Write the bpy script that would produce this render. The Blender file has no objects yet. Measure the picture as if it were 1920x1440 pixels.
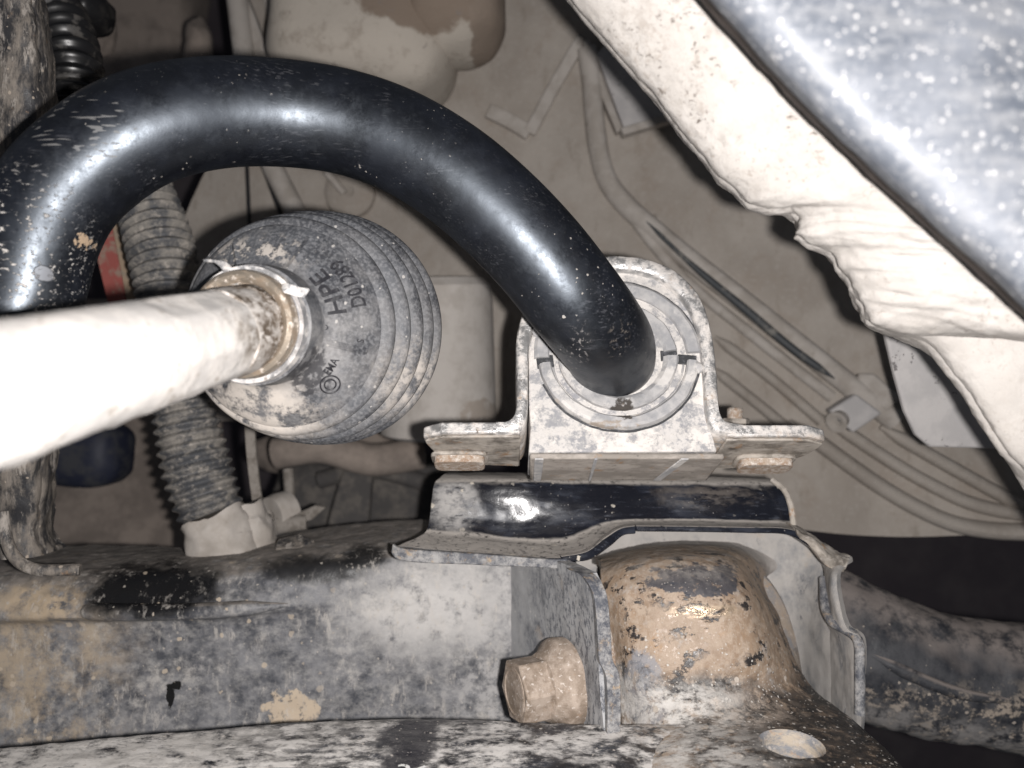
import bpy, bmesh, math, random
import numpy as np
from mathutils import Vector, Matrix, noise as mnoise
random.seed(7)
S = 0.001                       # everything below is written in millimetres
F = 1500.0                      # focal length in photo pixels
scene = bpy.context.scene
COL = scene.collection

# ------------------------------------------------------------------ camera
cam = bpy.data.cameras.new('camera')
cam_o = bpy.data.objects.new('camera', cam); COL.objects.link(cam_o)
cam_o.rotation_euler = (math.radians(90), 0, 0)
cam.sensor_width = 36; cam.lens = 36 * F / 1920
cam.clip_start = 0.005; cam.clip_end = 50
cam.dof.use_dof = True; cam.dof.focus_distance = 0.240; cam.dof.aperture_fstop = 12.0
scene.camera = cam_o

# ------------------------------------------------------------------ world and lamp
w = bpy.data.worlds.new('World'); scene.world = w; w.use_nodes = True
bg = w.node_tree.nodes['Background']
bg.inputs[0].default_value = (0.80, 0.86, 1.0, 1); bg.inputs[1].default_value = 0.05
fl = bpy.data.lights.new('phone_flash', 'POINT'); fl.energy = 4.35
fl.color = (1.0, 0.965, 0.945); fl.shadow_soft_size = 0.0026
fl_o = bpy.data.objects.new('phone_flash', fl); COL.objects.link(fl_o); fl_o.location = (0.0125, 0.0, -0.003)
scene.view_settings.view_transform = 'Standard'; scene.view_settings.look = 'None'
scene.view_settings.exposure = 0.0; scene.view_settings.gamma = 1.0
scene.cycles.max_bounces = 6

# ------------------------------------------------------------------ helpers: points
def P(px, py, d):               # the point seen at photo pixel (px,py), d mm in front of the lens
    return np.array([(px - 960) * d / F, d, -(py - 720) * d / F])
def hit(px, py, O, n):          # the point of the plane (O,n) seen at that pixel
    r = np.array([(px - 960) / F, 1, -(py - 720) / F])
    return r * (np.dot(O, n) / np.dot(r, n))
def unit(v): v = np.asarray(v, float); return v / np.linalg.norm(v)

def cr(pts, n, closed=False):   # Catmull-Rom through points, n samples, chord-length spaced
    p = np.asarray(pts, float); m = len(p)
    if m == 2: t = np.linspace(0, 1, n)[:, None]; return p[0] * (1 - t) + p[1] * t
    seg = np.linalg.norm(np.diff(p[:, :3], axis=0), axis=1) ** 0.5 + 1e-6
    k = np.concatenate([[0], np.cumsum(seg)]); T = np.gradient(p, k, axis=0)
    u = np.linspace(0, k[-1], 40 * m); i = np.clip(np.searchsorted(k, u, side='right') - 1, 0, m - 2)
    h = (k[i + 1] - k[i]); s = (u - k[i]) / h; s = s[:, None]; h = h[:, None]
    q = ((2*s**3-3*s**2+1)*p[i] + (s**3-2*s**2+s)*h*T[i] + (-2*s**3+3*s**2)*p[i+1] + (s**3-s**2)*h*T[i+1])
    L = np.concatenate([[0], np.cumsum(np.linalg.norm(np.diff(q[:, :3], axis=0), axis=1))])
    uu = np.linspace(0, L[-1], n)
    return np.stack([np.interp(uu, L, q[:, c]) for c in range(p.shape[1])], 1)

# ------------------------------------------------------------------ helpers: objects
def wloc(o):
    v = Vector((0, 0, 0))
    while o is not None: v = v + o.location; o = o.parent
    return np.array(v) / S
def tag(o, label, cat=None, group=None, kind=None):
    if label: o['label'] = label
    if cat: o['category'] = cat
    if group: o['group'] = group
    if kind: o['kind'] = kind
    return o
def thing(name, loc, label, cat, group=None):
    o = bpy.data.objects.new(name, None); COL.objects.link(o); o.empty_display_size = 0.01
    o.location = Vector(loc) * S
    return tag(o, label, cat, group)
def obj(name, data, mat, parent=None, smooth=True, angle=35, bevel=0, seg=2):
    V, Fc = data
    V = np.asarray(V, float)
    base = wloc(parent) if parent else np.array([V[:, 0].mean(), V[:, 1].mean(), V[:, 2].min()])
    me = bpy.data.meshes.new(name)
    me.from_pydata([tuple(v) for v in (V - base) * S], [], [tuple(int(i) for i in f) for f in Fc])
    bm = bmesh.new(); bm.from_mesh(me); bmesh.ops.recalc_face_normals(bm, faces=bm.faces); bm.to_mesh(me); bm.free()
    if smooth:
        me.shade_smooth(); me.set_sharp_from_angle(angle=math.radians(angle))
    if mat: me.materials.append(mat)
    o = bpy.data.objects.new(name, me); COL.objects.link(o)
    if parent: o.parent = parent
    else: o.location = Vector(base) * S
    if bevel:
        b = o.modifiers.new('bevel', 'BEVEL'); b.width = bevel * S; b.segments = seg; b.limit_method = 'ANGLE'; b.angle_limit = math.radians(40)
    return o
def join(*ds):
    V, Fc = [], []; k = 0
    for v, f in ds:
        V += list(np.asarray(v)); Fc += [tuple(i + k for i in q) for q in f]; k += len(v)
    return np.array(V), Fc

# ------------------------------------------------------------------ helpers: shapes (all return verts, faces)
def grid_faces(n, m, wrap=False):
    f = []
    for i in range(n - 1):
        for j in range(m if wrap else m - 1):
            j2 = (j + 1) % m
            f.append((i*m+j, i*m+j2, (i+1)*m+j2, (i+1)*m+j))
    return f
def frames(path):
    T = np.gradient(path, axis=0); T /= np.linalg.norm(T, axis=1)[:, None]
    n = np.cross(T[0], [0, 0, 1.0]);
    if np.linalg.norm(n) < .1: n = np.cross(T[0], [1.0, 0, 0])
    N = [unit(n)]
    for i in range(1, len(T)):
        v = N[-1] - T[i] * np.dot(N[-1], T[i]); N.append(unit(v))
    N = np.array(N); return T, N, np.cross(T, N)
def sweep(path, rad, k=24, cap=True, flat=1.0):
    path = np.asarray(path); n = len(path); r = np.broadcast_to(rad, (n,)) if np.ndim(rad) < 2 else rad
    T, N, B = frames(path); a = np.linspace(0, 2*np.pi, k, endpoint=False)
    V = (path[:, None, :] + r[:, None, None] * (np.cos(a)[None, :, None]*N[:, None, :] + flat*np.sin(a)[None, :, None]*B[:, None, :])).reshape(-1, 3)
    f = grid_faces(n, k, True)
    if cap: f += [tuple(range(k))[::-1], tuple((n-1)*k + i for i in range(k))]
    return V, f
def tube(pts, r, n=40, k=20, **kw):
    q = cr([P(*p[:3]) for p in pts], n)
    return sweep(q, r, k, **kw)
def basis(axis, up=(0, 0, 1)):
    a = unit(axis); x = np.cross(a, up)
    if np.linalg.norm(x) < 1e-3: x = np.cross(a, (1, 0, 0))
    x = unit(x); y = np.cross(x, a); return a, x, unit(y)
def lathe(prof, O, axis, k=96, a0=0, a1=360, closed_prof=False, up=(0, 0, 1)):   # prof: (r, s); angle 0 = right, 90 = up seen from the near end
    a, x, y = basis(axis, up); prof = np.asarray(prof, float); full = abs(a1 - a0) >= 360
    t = np.radians(np.linspace(a0, a1, k, endpoint=not full)); n = len(prof)
    V = (np.asarray(O)[None, None] + prof[:, 1][:, None, None]*a + prof[:, 0][:, None, None]*(np.cos(t)[None, :, None]*x + np.sin(t)[None, :, None]*y)).reshape(-1, 3)
    f = grid_faces(n, k, full)
    if closed_prof:
        for j in range(k if full else k - 1):
            j2 = (j + 1) % k; f.append(((n-1)*k+j, (n-1)*k+j2, j2, j))
        if not full: f += [tuple(i*k for i in range(n)), tuple(i*k + k-1 for i in range(n))[::-1]]
    return V, f
def prism(poly, vec):           # 3-D polygon extruded by a vector
    p = np.asarray(poly, float); n = len(p)
    V = np.vstack([p, p + np.asarray(vec)])
    return V, [tuple(range(n)), tuple(range(2*n-1, n-1, -1))] + [(i, (i+1) % n, n+(i+1) % n, n+i) for i in range(n)]
def prism_strip(a, b, vec):     # band between two equally long polylines, extruded: always quads
    a, b = np.asarray(a), np.asarray(b); n = len(a); V = np.vstack([a, b, a+vec, b+vec]); f = []
    for i in range(n-1):
        f += [(i, i+1, n+i+1, n+i), (2*n+i, 3*n+i, 3*n+i+1, 2*n+i+1), (i, 2*n+i, 2*n+i+1, i+1), (n+i, n+i+1, 3*n+i+1, 3*n+i)]
    f += [(0, n, 3*n, 2*n), (n-1, 3*n-1, 4*n-1, 2*n-1)]
    return V, f
def loft(rows, n=120, m=40, pixels=True, lin=False):     # rows of points -> smooth grid (m x n x 3)
    R = [cr([P(*p) for p in r] if pixels else r, n) for r in rows]
    R = np.array(R); out = np.zeros((m, n, 3))
    for j in range(n):
        if lin:
            k = np.linspace(0, len(R)-1, m)
            for c in range(3): out[:, j, c] = np.interp(k, range(len(R)), R[:, j, c])
        else: out[:, j] = cr(R[:, j], m)
    return out
def gnormals(G):
    du = np.gradient(G, axis=1); dv = np.gradient(G, axis=0); n = np.cross(du, dv)
    n /= np.linalg.norm(n, axis=2)[:, :, None] + 1e-12
    c = G.reshape(-1, 3).mean(0)
    if np.sum(n * G) > 0: n = -n          # towards the lens side
    return n
def fbm(p, size, octv=3, seed=0):
    return mnoise.fractal(Vector((p[0]/size + seed*13.7, p[1]/size + seed*7.1, p[2]/size)), 1.0, 2.1, octv)
def bumpy(G, amp, size, octv=3, seed=0, fun=None):
    N = gnormals(G); H = np.zeros(G.shape[:2])
    for i in range(G.shape[0]):
        for j in range(G.shape[1]): H[i, j] = fbm(G[i, j], size, octv, seed)
    return G + N * (H * amp)[:, :, None]
def shell(G, off):              # a grid with thickness: closed solid
    m, n, _ = G.shape; off = np.asarray(off, float)
    B = G + (off if off.ndim != 0 else -gnormals(G) * float(off))
    V = np.vstack([G.reshape(-1, 3), B.reshape(-1, 3)]); f = grid_faces(m, n); k = m*n
    f = f + [tuple(k+i for i in q[::-1]) for q in f]
    for i in range(m-1): f += [(i*n, (i+1)*n, k+(i+1)*n, k+i*n), (i*n+n-1, k+i*n+n-1, k+(i+1)*n+n-1, (i+1)*n+n-1)]
    for j in range(n-1): f += [(j, k+j, k+j+1, j+1), ((m-1)*n+j, (m-1)*n+j+1, k+(m-1)*n+j+1, k+(m-1)*n+j)]
    return V, f
def superell(C, R, e=0.6, nu=48, nv=28, amp=0, size=20, rot=0, seed=0):
    V = []
    sp = lambda c: math.copysign(abs(c)**e, c)
    for i in range(nv):
        v = -math.pi/2 + math.pi*(i+.5)/nv
        for j in range(nu):
            u = 2*math.pi*j/nu
            p = np.array([R[0]*sp(math.cos(v))*sp(math.cos(u)), R[1]*sp(math.cos(v))*sp(math.sin(u)), R[2]*sp(math.sin(v))])
            if amp: p = p * (1 + amp*fbm(p, size, 3, seed)/np.linalg.norm(R))
            c, s = math.cos(rot), math.sin(rot)
            V.append(np.asarray(C) + [c*p[0]-s*p[2], p[1], s*p[0]+c*p[2]])
    f = grid_faces(nv, nu, True) + [tuple(range(nu)), tuple((nv-1)*nu+j for j in range(nu))[::-1]]
    return np.array(V), f
def box(C, ax, ay, az):
    C, ax, ay, az = map(np.asarray, (C, ax, ay, az))
    V = [C + sx*ax + sy*ay + sz*az for sz in (-1, 1) for sx, sy in ((-1, -1), (1, -1), (1, 1), (-1, 1))]
    return np.array(V), [(0, 3, 2, 1), (4, 5, 6, 7), (0, 1, 5, 4), (1, 2, 6, 5), (2, 3, 7, 6), (3, 0, 4, 7)]
def cut(o, data):               # real hole: boolean, applied at once
    c = obj('cutter', data, None, None, False)
    b = o.modifiers.new('hole', 'BOOLEAN'); b.object = c; b.operation = 'DIFFERENCE'; b.solver = 'EXACT'
    dg = bpy.context.evaluated_depsgraph_get(); me = bpy.data.meshes.new_from_object(o.evaluated_get(dg))
    o.modifiers.clear(); o.data = me
    me.shade_smooth(); me.set_sharp_from_angle(angle=math.radians(35))
    bpy.data.objects.remove(c)
def text_mesh(s, size):
    cu = bpy.data.curves.new('letters', 'FONT'); cu.body = s; cu.size = size; cu.align_x = 'CENTER'; cu.extrude = 0; cu.offset = size*.012; cu.resolution_u = 3
    o = bpy.data.objects.new('letters', cu); COL.objects.link(o)
    dg = bpy.context.evaluated_depsgraph_get(); me = bpy.data.meshes.new_from_object(o.evaluated_get(dg))
    V = np.array([v.co[:] for v in me.vertices]); f = [tuple(p.vertices) for p in me.polygons]
    bpy.data.objects.remove(o); return V, f

# ------------------------------------------------------------------ materials: a base and layers of dirt
class Mat:
    def __init__(s, name, color, rough=.5, metal=0., spec=.5, coat=0., coat_rough=.1, tint=(1, 1, 1)):
        s.m = bpy.data.materials.new(name); s.m.use_nodes = True; s.tint = tint; s.nt = s.m.node_tree; s.N = s.nt.nodes; s.L = s.nt.links
        s.b = s.N['Principled BSDF']; s.b.inputs['Specular IOR Level'].default_value = spec
        s.b.inputs['Specular Tint'].default_value = tuple(tint) + (1,); s.b.inputs['Coat Weight'].default_value = coat; s.b.inputs['Coat Roughness'].default_value = coat_rough
        g = s.N.new('ShaderNodeNewGeometry'); v = s.N.new('ShaderNodeVectorMath'); v.operation = 'SCALE'; v.inputs[3].default_value = 1000
        s.L.new(g.outputs['Position'], v.inputs[0]); s.pos = v.outputs[0]; s.nrm = g.outputs['Normal']
        s.col, s.r, s.mt, s.h, s.k = tuple(color) + (1,), rough, metal, 0.0, 0
    def put(s, x, sock):
        if hasattr(x, 'is_linked'): s.L.new(x, sock)
        else: sock.default_value = x
    def math(s, op, a, b=0., clamp=False):
        n = s.N.new('ShaderNodeMath'); n.operation = op; n.use_clamp = clamp; s.put(a, n.inputs[0]); s.put(b, n.inputs[1]); return n.outputs[0]
    def ramp(s, x, lo, hi):
        n = s.N.new('ShaderNodeMapRange'); n.interpolation_type = 'SMOOTHSTEP'; s.put(x, n.inputs['Value'])
        n.inputs['From Min'].default_value = lo; n.inputs['From Max'].default_value = hi; return n.outputs['Result']
    def vec(s, size, stretch=(1, 1, 1), rot=(0, 0, 0)):
        s.k += 1; n = s.N.new('ShaderNodeMapping'); s.L.new(s.pos, n.inputs[0])
        n.inputs['Rotation'].default_value = rot
        n.inputs['Scale'].default_value = tuple(1/(size*q) for q in stretch); n.inputs['Location'].default_value = (s.k*3.7, s.k*1.3, s.k*5.1)
        return n.outputs[0]
    def noise(s, size, detail=6, rough=.6, stretch=(1, 1, 1), rot=(0, 0, 0), dist=0.):
        n = s.N.new('ShaderNodeTexNoise'); s.L.new(s.vec(size, stretch, rot), n.inputs['Vector'])
        n.inputs['Scale'].default_value = 1; n.inputs['Detail'].default_value = detail; n.inputs['Roughness'].default_value = rough; n.inputs['Distortion'].default_value = dist
        return n.outputs[0]
    def mask(s, e):
        k = e[0]
        if k == 'noise':        # size lo hi [detail rough stretch rot]
            d = list(e[4:]) + [6, .62, (1, 1, 1), (0, 0, 0)][len(e) - 4:]
            return s.ramp(s.noise(e[1], d[0], d[1], d[2], d[3]), e[2], e[3])
        if k == 'spots':        # size radius [soft]: scattered round splashes of uneven size
            n = s.N.new('ShaderNodeTexVoronoi'); nz = s.N.new('ShaderNodeTexNoise'); v = s.vec(e[1])
            mx = s.N.new('ShaderNodeVectorMath'); mx.operation = 'SCALE'; mx.inputs[3].default_value = .35
            s.L.new(v, nz.inputs['Vector']); nz.inputs['Scale'].default_value = 3.; nz.inputs['Detail'].default_value = 3
            s.L.new(nz.outputs['Color'], mx.inputs[0]); ad = s.N.new('ShaderNodeVectorMath'); s.L.new(v, ad.inputs[0]); s.L.new(mx.outputs[0], ad.inputs[1])
            s.L.new(ad.outputs[0], n.inputs['Vector']); n.inputs['Scale'].default_value = 1
            sp = s.N.new('ShaderNodeSeparateColor'); s.L.new(n.outputs['Color'], sp.inputs[0])
            r = s.math('MULTIPLY', s.math('POWER', sp.outputs[0], 3.0), e[2])
            return s.ramp(s.math('SUBTRACT', r, n.outputs['Distance']), 0.0, e[3] if len(e) > 3 else .05)
        if k == 'blob':         # point, radii, [wobble size, wobble]
            o = s.N.new('ShaderNodeVectorMath'); o.operation = 'SUBTRACT'; s.L.new(s.pos, o.inputs[0]); o.inputs[1].default_value = tuple(e[1])
            d = s.N.new('ShaderNodeVectorMath'); d.operation = 'DIVIDE'; s.L.new(o.outputs[0], d.inputs[0]); d.inputs[1].default_value = tuple(e[2])
            l = s.N.new('ShaderNodeVectorMath'); l.operation = 'LENGTH'; s.L.new(d.outputs[0], l.inputs[0])
            ws, wa = (e[3], e[4]) if len(e) > 3 else (4, .9)
            q = s.math('ADD', l.outputs['Value'], s.math('MULTIPLY', s.math('SUBTRACT', s.noise(ws, 6, .65), .5), wa*2))
            return s.math('SUBTRACT', 1.0, s.ramp(q, e[5] if len(e) > 5 else .85, 1.0))
        if k == 'up': 
            sp = s.N.new('ShaderNodeSeparateXYZ'); s.L.new(s.nrm, sp.inputs[0]); return s.ramp(sp.outputs['XYZ'.index(e[3]) if len(e) > 3 else 2], e[1], e[2])
        if k == 'ax':           # position along a direction (vec, lo, hi), wobbling
            d = s.N.new('ShaderNodeVectorMath'); d.operation = 'DOT_PRODUCT'; s.L.new(s.pos, d.inputs[0]); d.inputs[1].default_value = tuple(e[1])
            q = s.math('ADD', d.outputs['Value'], s.math('MULTIPLY', s.math('SUBTRACT', s.noise(e[4] if len(e) > 4 else 8, 5, .6), .5), e[5] if len(e) > 5 else 8))
            return s.ramp(q, e[2], e[3])
        if k == 'mul': 
            x = s.mask(e[1])
            for y in e[2:]: x = s.math('MULTIPLY', x, s.mask(y))
            return x
        if k == 'max':
            x = s.mask(e[1])
            for y in e[2:]: x = s.math('MAXIMUM', x, s.mask(y))
            return x
        if k == 'inv': return s.math('SUBTRACT', 1.0, s.mask(e[1]))
        if k == 'k': return s.math('MULTIPLY', s.mask(e[2]), e[1])
    def layer(s, e, color=None, rough=None, metal=None, h=0.0, var=None):
        m = s.mask(e)
        if color is not None:
            x = s.N.new('ShaderNodeMix'); x.data_type = 'RGBA'; s.L.new(m, x.inputs[0]); s.put(s.col, x.inputs[6])
            c = tuple(color) + (1,)
            if var:             # second colour mixed in by noise: (colour, size)
                y = s.N.new('ShaderNodeMix'); y.data_type = 'RGBA'; s.L.new(s.ramp(s.noise(var[1], 5, .65), .35, .65), y.inputs[0])
                y.inputs[6].default_value = c; y.inputs[7].default_value = tuple(var[0]) + (1,); c = y.outputs[2]
            s.put(c, x.inputs[7]); s.col = x.outputs[2]
        for at, v in (('r', rough), ('mt', metal)):
            if v is not None:
                x = s.N.new('ShaderNodeMix'); x.data_type = 'FLOAT'; s.L.new(m, x.inputs[0]); s.put(getattr(s, at), x.inputs[2]); x.inputs[3].default_value = v; setattr(s, at, x.outputs[0])
        if h: s.h = s.math('ADD', s.h, s.math('MULTIPLY', m, h))
        return s
    def grain(s, size, amp, detail=4, stretch=(1, 1, 1), rot=(0, 0, 0)):
        s.h = s.math('ADD', s.h, s.math('MULTIPLY', s.noise(size, detail, .6, stretch, rot), amp)); return s
    def done(s):
        s.put(s.col, s.b.inputs['Base Color']); s.put(s.r, s.b.inputs['Roughness']); s.put(s.mt, s.b.inputs['Metallic'])
        if hasattr(s.h, 'is_linked'):
            n = s.N.new('ShaderNodeBump'); n.inputs['Strength'].default_value = 1; n.inputs['Distance'].default_value = S
            s.L.new(s.h, n.inputs['Height']); s.L.new(n.outputs[0], s.b.inputs['Normal'])
        return s.m

DUST = (.56, .50, .44); DUST2 = (.42, .37, .32); PALE = (.66, .62, .58); RUST = (.30, .14, .06); TAN = (.45, .32, .21); BLK = (.012, .013, .017)
BLUE = (.07, .085, .115); GREY = (.34, .34, .36)

m_bar = (Mat('bar_black_paint', (.004, .0044, .0062), .38, 0, 1.0, tint=(.80, .89, 1.0))
    .layer(('noise', 16, .38, .66), (.006, .007, .011), .46)
    .layer(('noise', 3.0, .46, .72, 7, .65), None, .54)
    .layer(('k', .5, ('mul', ('noise', 9, .50, .62), ('noise', .8, .40, .60, 6, .7))), None, .26)
    .layer(('k', .35, ('mul', ('noise', .7, .56, .68, 3, .5, (10, 1, 1), (0, .6, .3)), ('noise', 18, .50, .62))), (.09, .09, .10), .5)
    .layer(('k', .9, ('mul', ('spots', 1.5, .26), ('noise', 18, .52, .60))), (.30, .27, .24), .8, h=.05)
    .layer(('mul', ('spots', 3.2, .18), ('noise', 22, .54, .62)), (.36, .33, .30), .8, h=.08)
    .layer(('k', .5, ('mul', ('spots', .8, .24), ('noise', 9, .46, .58))), (.13, .125, .12), .8)
    .layer(('mul', ('noise', 1.2, .575, .615, 6, .68, (2.2, 1, .9), (0, .5, 0)), ('blob', P(20, 480, 192), (19, 40, 28), 10, .6, .3)), (.46, .43, .40), .9, h=.12)
    .layer(('blob', P(128, 445, 192), (1.5, 12, 2.2), 1.5, 1.3), (.31, .22, .14), .9, h=.15)
    .layer(('blob', P(150, 430, 192), (1.4, 12, 1.2), 2, 1.1), (.50, .46, .42), .9, h=.15)
    .layer(('k', .8, ('mul', ('noise', 1.0, .60, .64, 2, .4, (9, 1, .8), (0, .25, 0)), ('blob', P(165, 245, 198), (13, 30, 9), 5, .5))), (.14, .135, .13), .7)
    .layer(('k', .35, ('mul', ('noise', .7, .64, .68, 2, .4, (9, 1, .8), (0, -.4, 0)), ('noise', 24, .50, .60))), (.10, .10, .105), .6)
    .layer(('k', .8, ('blob', P(92, 515, 196), (1.7, 12, 2.0), 2, .3)), (.17, .17, .18), .6, h=.2)
    .layer(('k', .8, ('mul', ('noise', 1.1, .54, .64, 5, .6, (1, 1, 2), (0, .5, 0)), ('blob', P(1080, 640, 240), (5, 22, 11), 5, .6, .3))), (.42, .39, .37), .85)
    .layer(('k', .5, ('mul', ('noise', 1.5, .54, .66, 5, .6), ('blob', P(1150, 630, 240), (6, 22, 9), 5, .6, .3))), (.26, .22, .18), .85)
    .grain(.5, .012).grain(2.5, .03).grain(12, .18, 2).done())
def dusty(name, base=BLUE, rough=.45, dust=DUST, lo=.42, hi=.6, size=14, rust=0, rustc=TAN, spots=True, black=0, grain=.06, up=None):
    m = Mat(name, base, rough)
    m.layer(('noise', 5, .42, .6), tuple(c*2.2 for c in base), rough + .1)
    if black: m.layer(('noise', 11, .62 - black, .66 - black, 7, .7), BLK, .3)
    m.layer(('k', .85, ('noise', size, lo, hi, 8, .68)), dust, .92, h=.08, var=(DUST2, 5))
    m.layer(('k', .5, ('noise', 1.2, .46, .66, 5, .6)), dust, .9)
    if rust: m.layer(('noise', 10, .66 - rust, .72 - rust, 8, .7), rustc, .85, h=.06, var=(RUST, 3))
    if spots: m.layer(('k', .8, ('spots', 4, .4)), TAN if rust else PALE, .9, h=.05)
    if up: m.layer(('up', up[0], up[1]), DUST, .95)
    return m.grain(.8, grain).grain(3, grain*2).done()

m_rod = (Mat('rod_pale_steel', (.50, .48, .46), .62, .0)
    .layer(('k', .9, ('noise', 9, .42, .60, 8, .7)), (.64, .605, .57), .88, 0., h=.1)
    .layer(('k', .8, ('mul', ('noise', 5, .54, .64, 9, .75), ('noise', 22, .42, .55))), (.26, .225, .19), .85)
    .layer(('mul', ('noise', 3.0, .40, .54, 9, .74, (1, 2.2, 1)), ('blob', P(425, 640, 180), (15, 17, 9), 6, .7, .3)), (.22, .18, .14), .45, .4)
    .layer(('k', .8, ('mul', ('noise', 1.4, .48, .60, 6, .65, (1, 3, 1)), ('blob', P(455, 640, 186), (14, 7, 16), 4, .5, .4))), (.13, .105, .08), .35, .5)
    .layer(('mul', ('noise', 4, .60, .68), ('blob', P(230, 690, 150), (16, 40, 12), 8, .5)), (.36, .32, .28), .8, 0.)
    .grain(1.2, .05).grain(5, .12).done())
m_collar = (Mat('collar_worn_steel', (.34, .29, .235), .42, .6)
    .layer(('noise', 3, .45, .62, 6, .65), (.22, .17, .125), .75, .1, h=.05)
    .layer(('noise', 2, .56, .66), DUST, .9, 0., h=.08).grain(.5, .05).done())
m_taper = (Mat('taper_oily_steel', (.20, .155, .115), .30, .6)
    .layer(('k', .9, ('noise', 2.5, .46, .58, 9, .74, (1, 2.5, 1))), (.60, .565, .53), .88, 0., h=.05)
    .layer(('k', .7, ('noise', 5, .44, .56, 9, .74)), (.52, .49, .46), .88, 0.)
    .layer(('k', .7, ('noise', 3, .60, .68, 8, .74, (1, 3, 1))), (.08, .065, .05), .4, .2).grain(.6, .06).done())
m_clamp = (Mat('clamp_band_zinc', (.52, .52, .53), .34, .75).layer(('noise', 5, .46, .62, 8, .7), (.58, .55, .52), .85, 0.)
    .layer(('noise', 1.5, .6, .68, 5, .6), (.25, .22, .2), .7, 0.).grain(.6, .05).done())
BC = P(505, 611, 208)
m_boot = (Mat('boot_black_rubber', (.032, .034, .040), .50)
    .layer(('noise', 16, .36, .66, 6, .6), (.075, .079, .088), .62)
    .layer(('k', .26, ('noise', .9, .42, .64, 5, .6)), (.33, .33, .34), .85)
    .layer(('k', .55, ('mul', ('noise', 6, .40, .60, 9, .72), ('blob', P(560, 640, 214), (20, 40, 17), 14, .5, .2))), (.40, .385, .37), .92)
    .layer(('k', .42, ('mul', ('noise', 16, .40, .66, 8, .66), ('inv', ('ax', (0, 0, 1), 20, 52, 16, 16)))), (.30, .29, .285), .9, h=.02)
    .layer(('k', .95, ('mul', ('noise', 7, .38, .52, 9, .72), ('blob', P(470, 775, 215), (26, 40, 14), 14, .45, .3))), (.54, .49, .44), .95, h=.08)
    .layer(('k', .9, ('mul', ('noise', 4, .50, .57, 9, .72), ('blob', P(480, 480, 215), (22, 40, 7), 10, .5, .3))), (.46, .42, .38), .95, h=.08)
    .layer(('k', .8, ('mul', ('noise', 4, .40, .62, 9, .7), ('blob', P(770, 720, 240), (15, 40, 20), 14, .5, .2))), (.44, .40, .36), .95, h=.04)
    .layer(('k', .85, ('mul', ('noise', 3, .42, .54, 8, .7), ('blob', P(600, 690, 219), (6, 40, 8), 6, .6))), (.028, .028, .032), .5)
    .layer(('k', .8, ('spots', 2.0, .26)), (.40, .38, .36), .9, h=.03)
    .grain(.5, .03).done())
m_letter = Mat('boot_lettering', (.018, .018, .022), .42).layer(('k', .16, ('noise', 1.6, .46, .66, 6, .7)), (.20, .20, .20), .85).done()
m_strap = (Mat('strap_galvanised', (.52, .515, .51), .36, .7)
    .layer(('noise', 6, .42, .60, 9, .74), (.66, .62, .585), .92, 0., h=.06)
    .layer(('k', .85, ('noise', 2.6, .60, .67, 8, .72)), (.09, .08, .075), .6, .1, h=-.05)
    .layer(('k', .8, ('noise', 8, .57, .68, 9, .74)), (.33, .22, .13), .88, 0.)
    .layer(('k', .8, ('mul', ('noise', 4, .42, .56, 9, .74), ('inv', ('ax', (0, 0, 1), -19, -14, 5, 4)))), (.36, .27, .19), .9, 0.)
    .grain(.6, .14).grain(2.2, .25).done())
m_foot = (Mat('foot_dirty_steel', (.17, .15, .13), .55, .2)
    .layer(('noise', 9, .36, .60, 8, .7), (.40, .36, .315), .9, 0., h=.06)
    .layer(('k', .8, ('noise', 3, .50, .66, 8, .7, (3, 1, 1))), (.50, .46, .42), .92, 0., h=.04)
    .layer(('k', .8, ('noise', 7, .56, .68, 8, .7)), (.34, .19, .09), .85, 0., h=.05)
    .layer(('k', .8, ('noise', 4, .60, .68, 7, .7, (3, 1, 1))), (.05, .045, .04), .5, .1).grain(.7, .1).grain(3, .3, 4, (3, 1, 1)).done())
m_bush = (Mat('bushing_rubber_dusty', (.30, .30, .31), .85)
    .layer(('noise', 5, .38, .64, 8, .65), (.43, .42, .415), .92, h=.03)
    .layer(('k', .9, ('noise', 12, .52, .62, 9, .7)), (.60, .575, .55), .95, h=.05)
    .layer(('k', .7, ('noise', 3.5, .62, .70, 8, .72)), (.15, .15, .16), .8, h=-.03)
    .layer(('blob', P(1165, 770, 258), (5.5, 12, 4.2), 4, .8), (.06, .052, .046), .6)
    .layer(('k', .8, ('mul', ('noise', 3, .36, .5, 8, .7), ('blob', P(1140, 795, 258), (13, 12, 2.6), 4, .6))), (.30, .245, .195), .9)
    .layer(('k', .5, ('noise', 10, .62, .72)), (.50, .38, .28), .95).grain(.4, .05).grain(2, .08).done())
m_bush_face = (Mat('bushing_face_caked', (.27, .27, .285), .8)
    .layer(('k', .6, ('noise', 2, .44, .62, 8, .74)), (.36, .355, .35), .9)
    .layer(('noise', 13, .485, .575, 10, .76), (.66, .625, .59), .95, h=.08)
    .layer(('k', .7, ('noise', 5, .60, .68, 9, .72)), (.15, .15, .155), .7)
    .layer(('k', .8, ('mul', ('noise', 4, .44, .56, 9, .72), ('ax', (0, 0, 1), -30.5, -28.5, 4, 2))), (.62, .59, .56), .9).grain(.5, .08).grain(3, .1).done())
m_bush_low = (Mat('bushing_base_stained', (.25, .225, .20), .8)
    .layer(('noise', 7, .42, .62, 9, .72, (2, 1, 1)), (.40, .36, .325), .92, h=.06)
    .layer(('k', .8, ('noise', 7, .56, .68, 9, .72)), (.30, .185, .10), .85).layer(('k', .8, ('noise', 4, .58, .68, 9, .74)), (.10, .09, .08), .6).grain(.6, .1).done())
m_gap = Mat('gap_dark_rubber', (.035, .037, .04), .6).layer(('noise', 2, .5, .66), (.10, .10, .11), .8).done()
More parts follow.
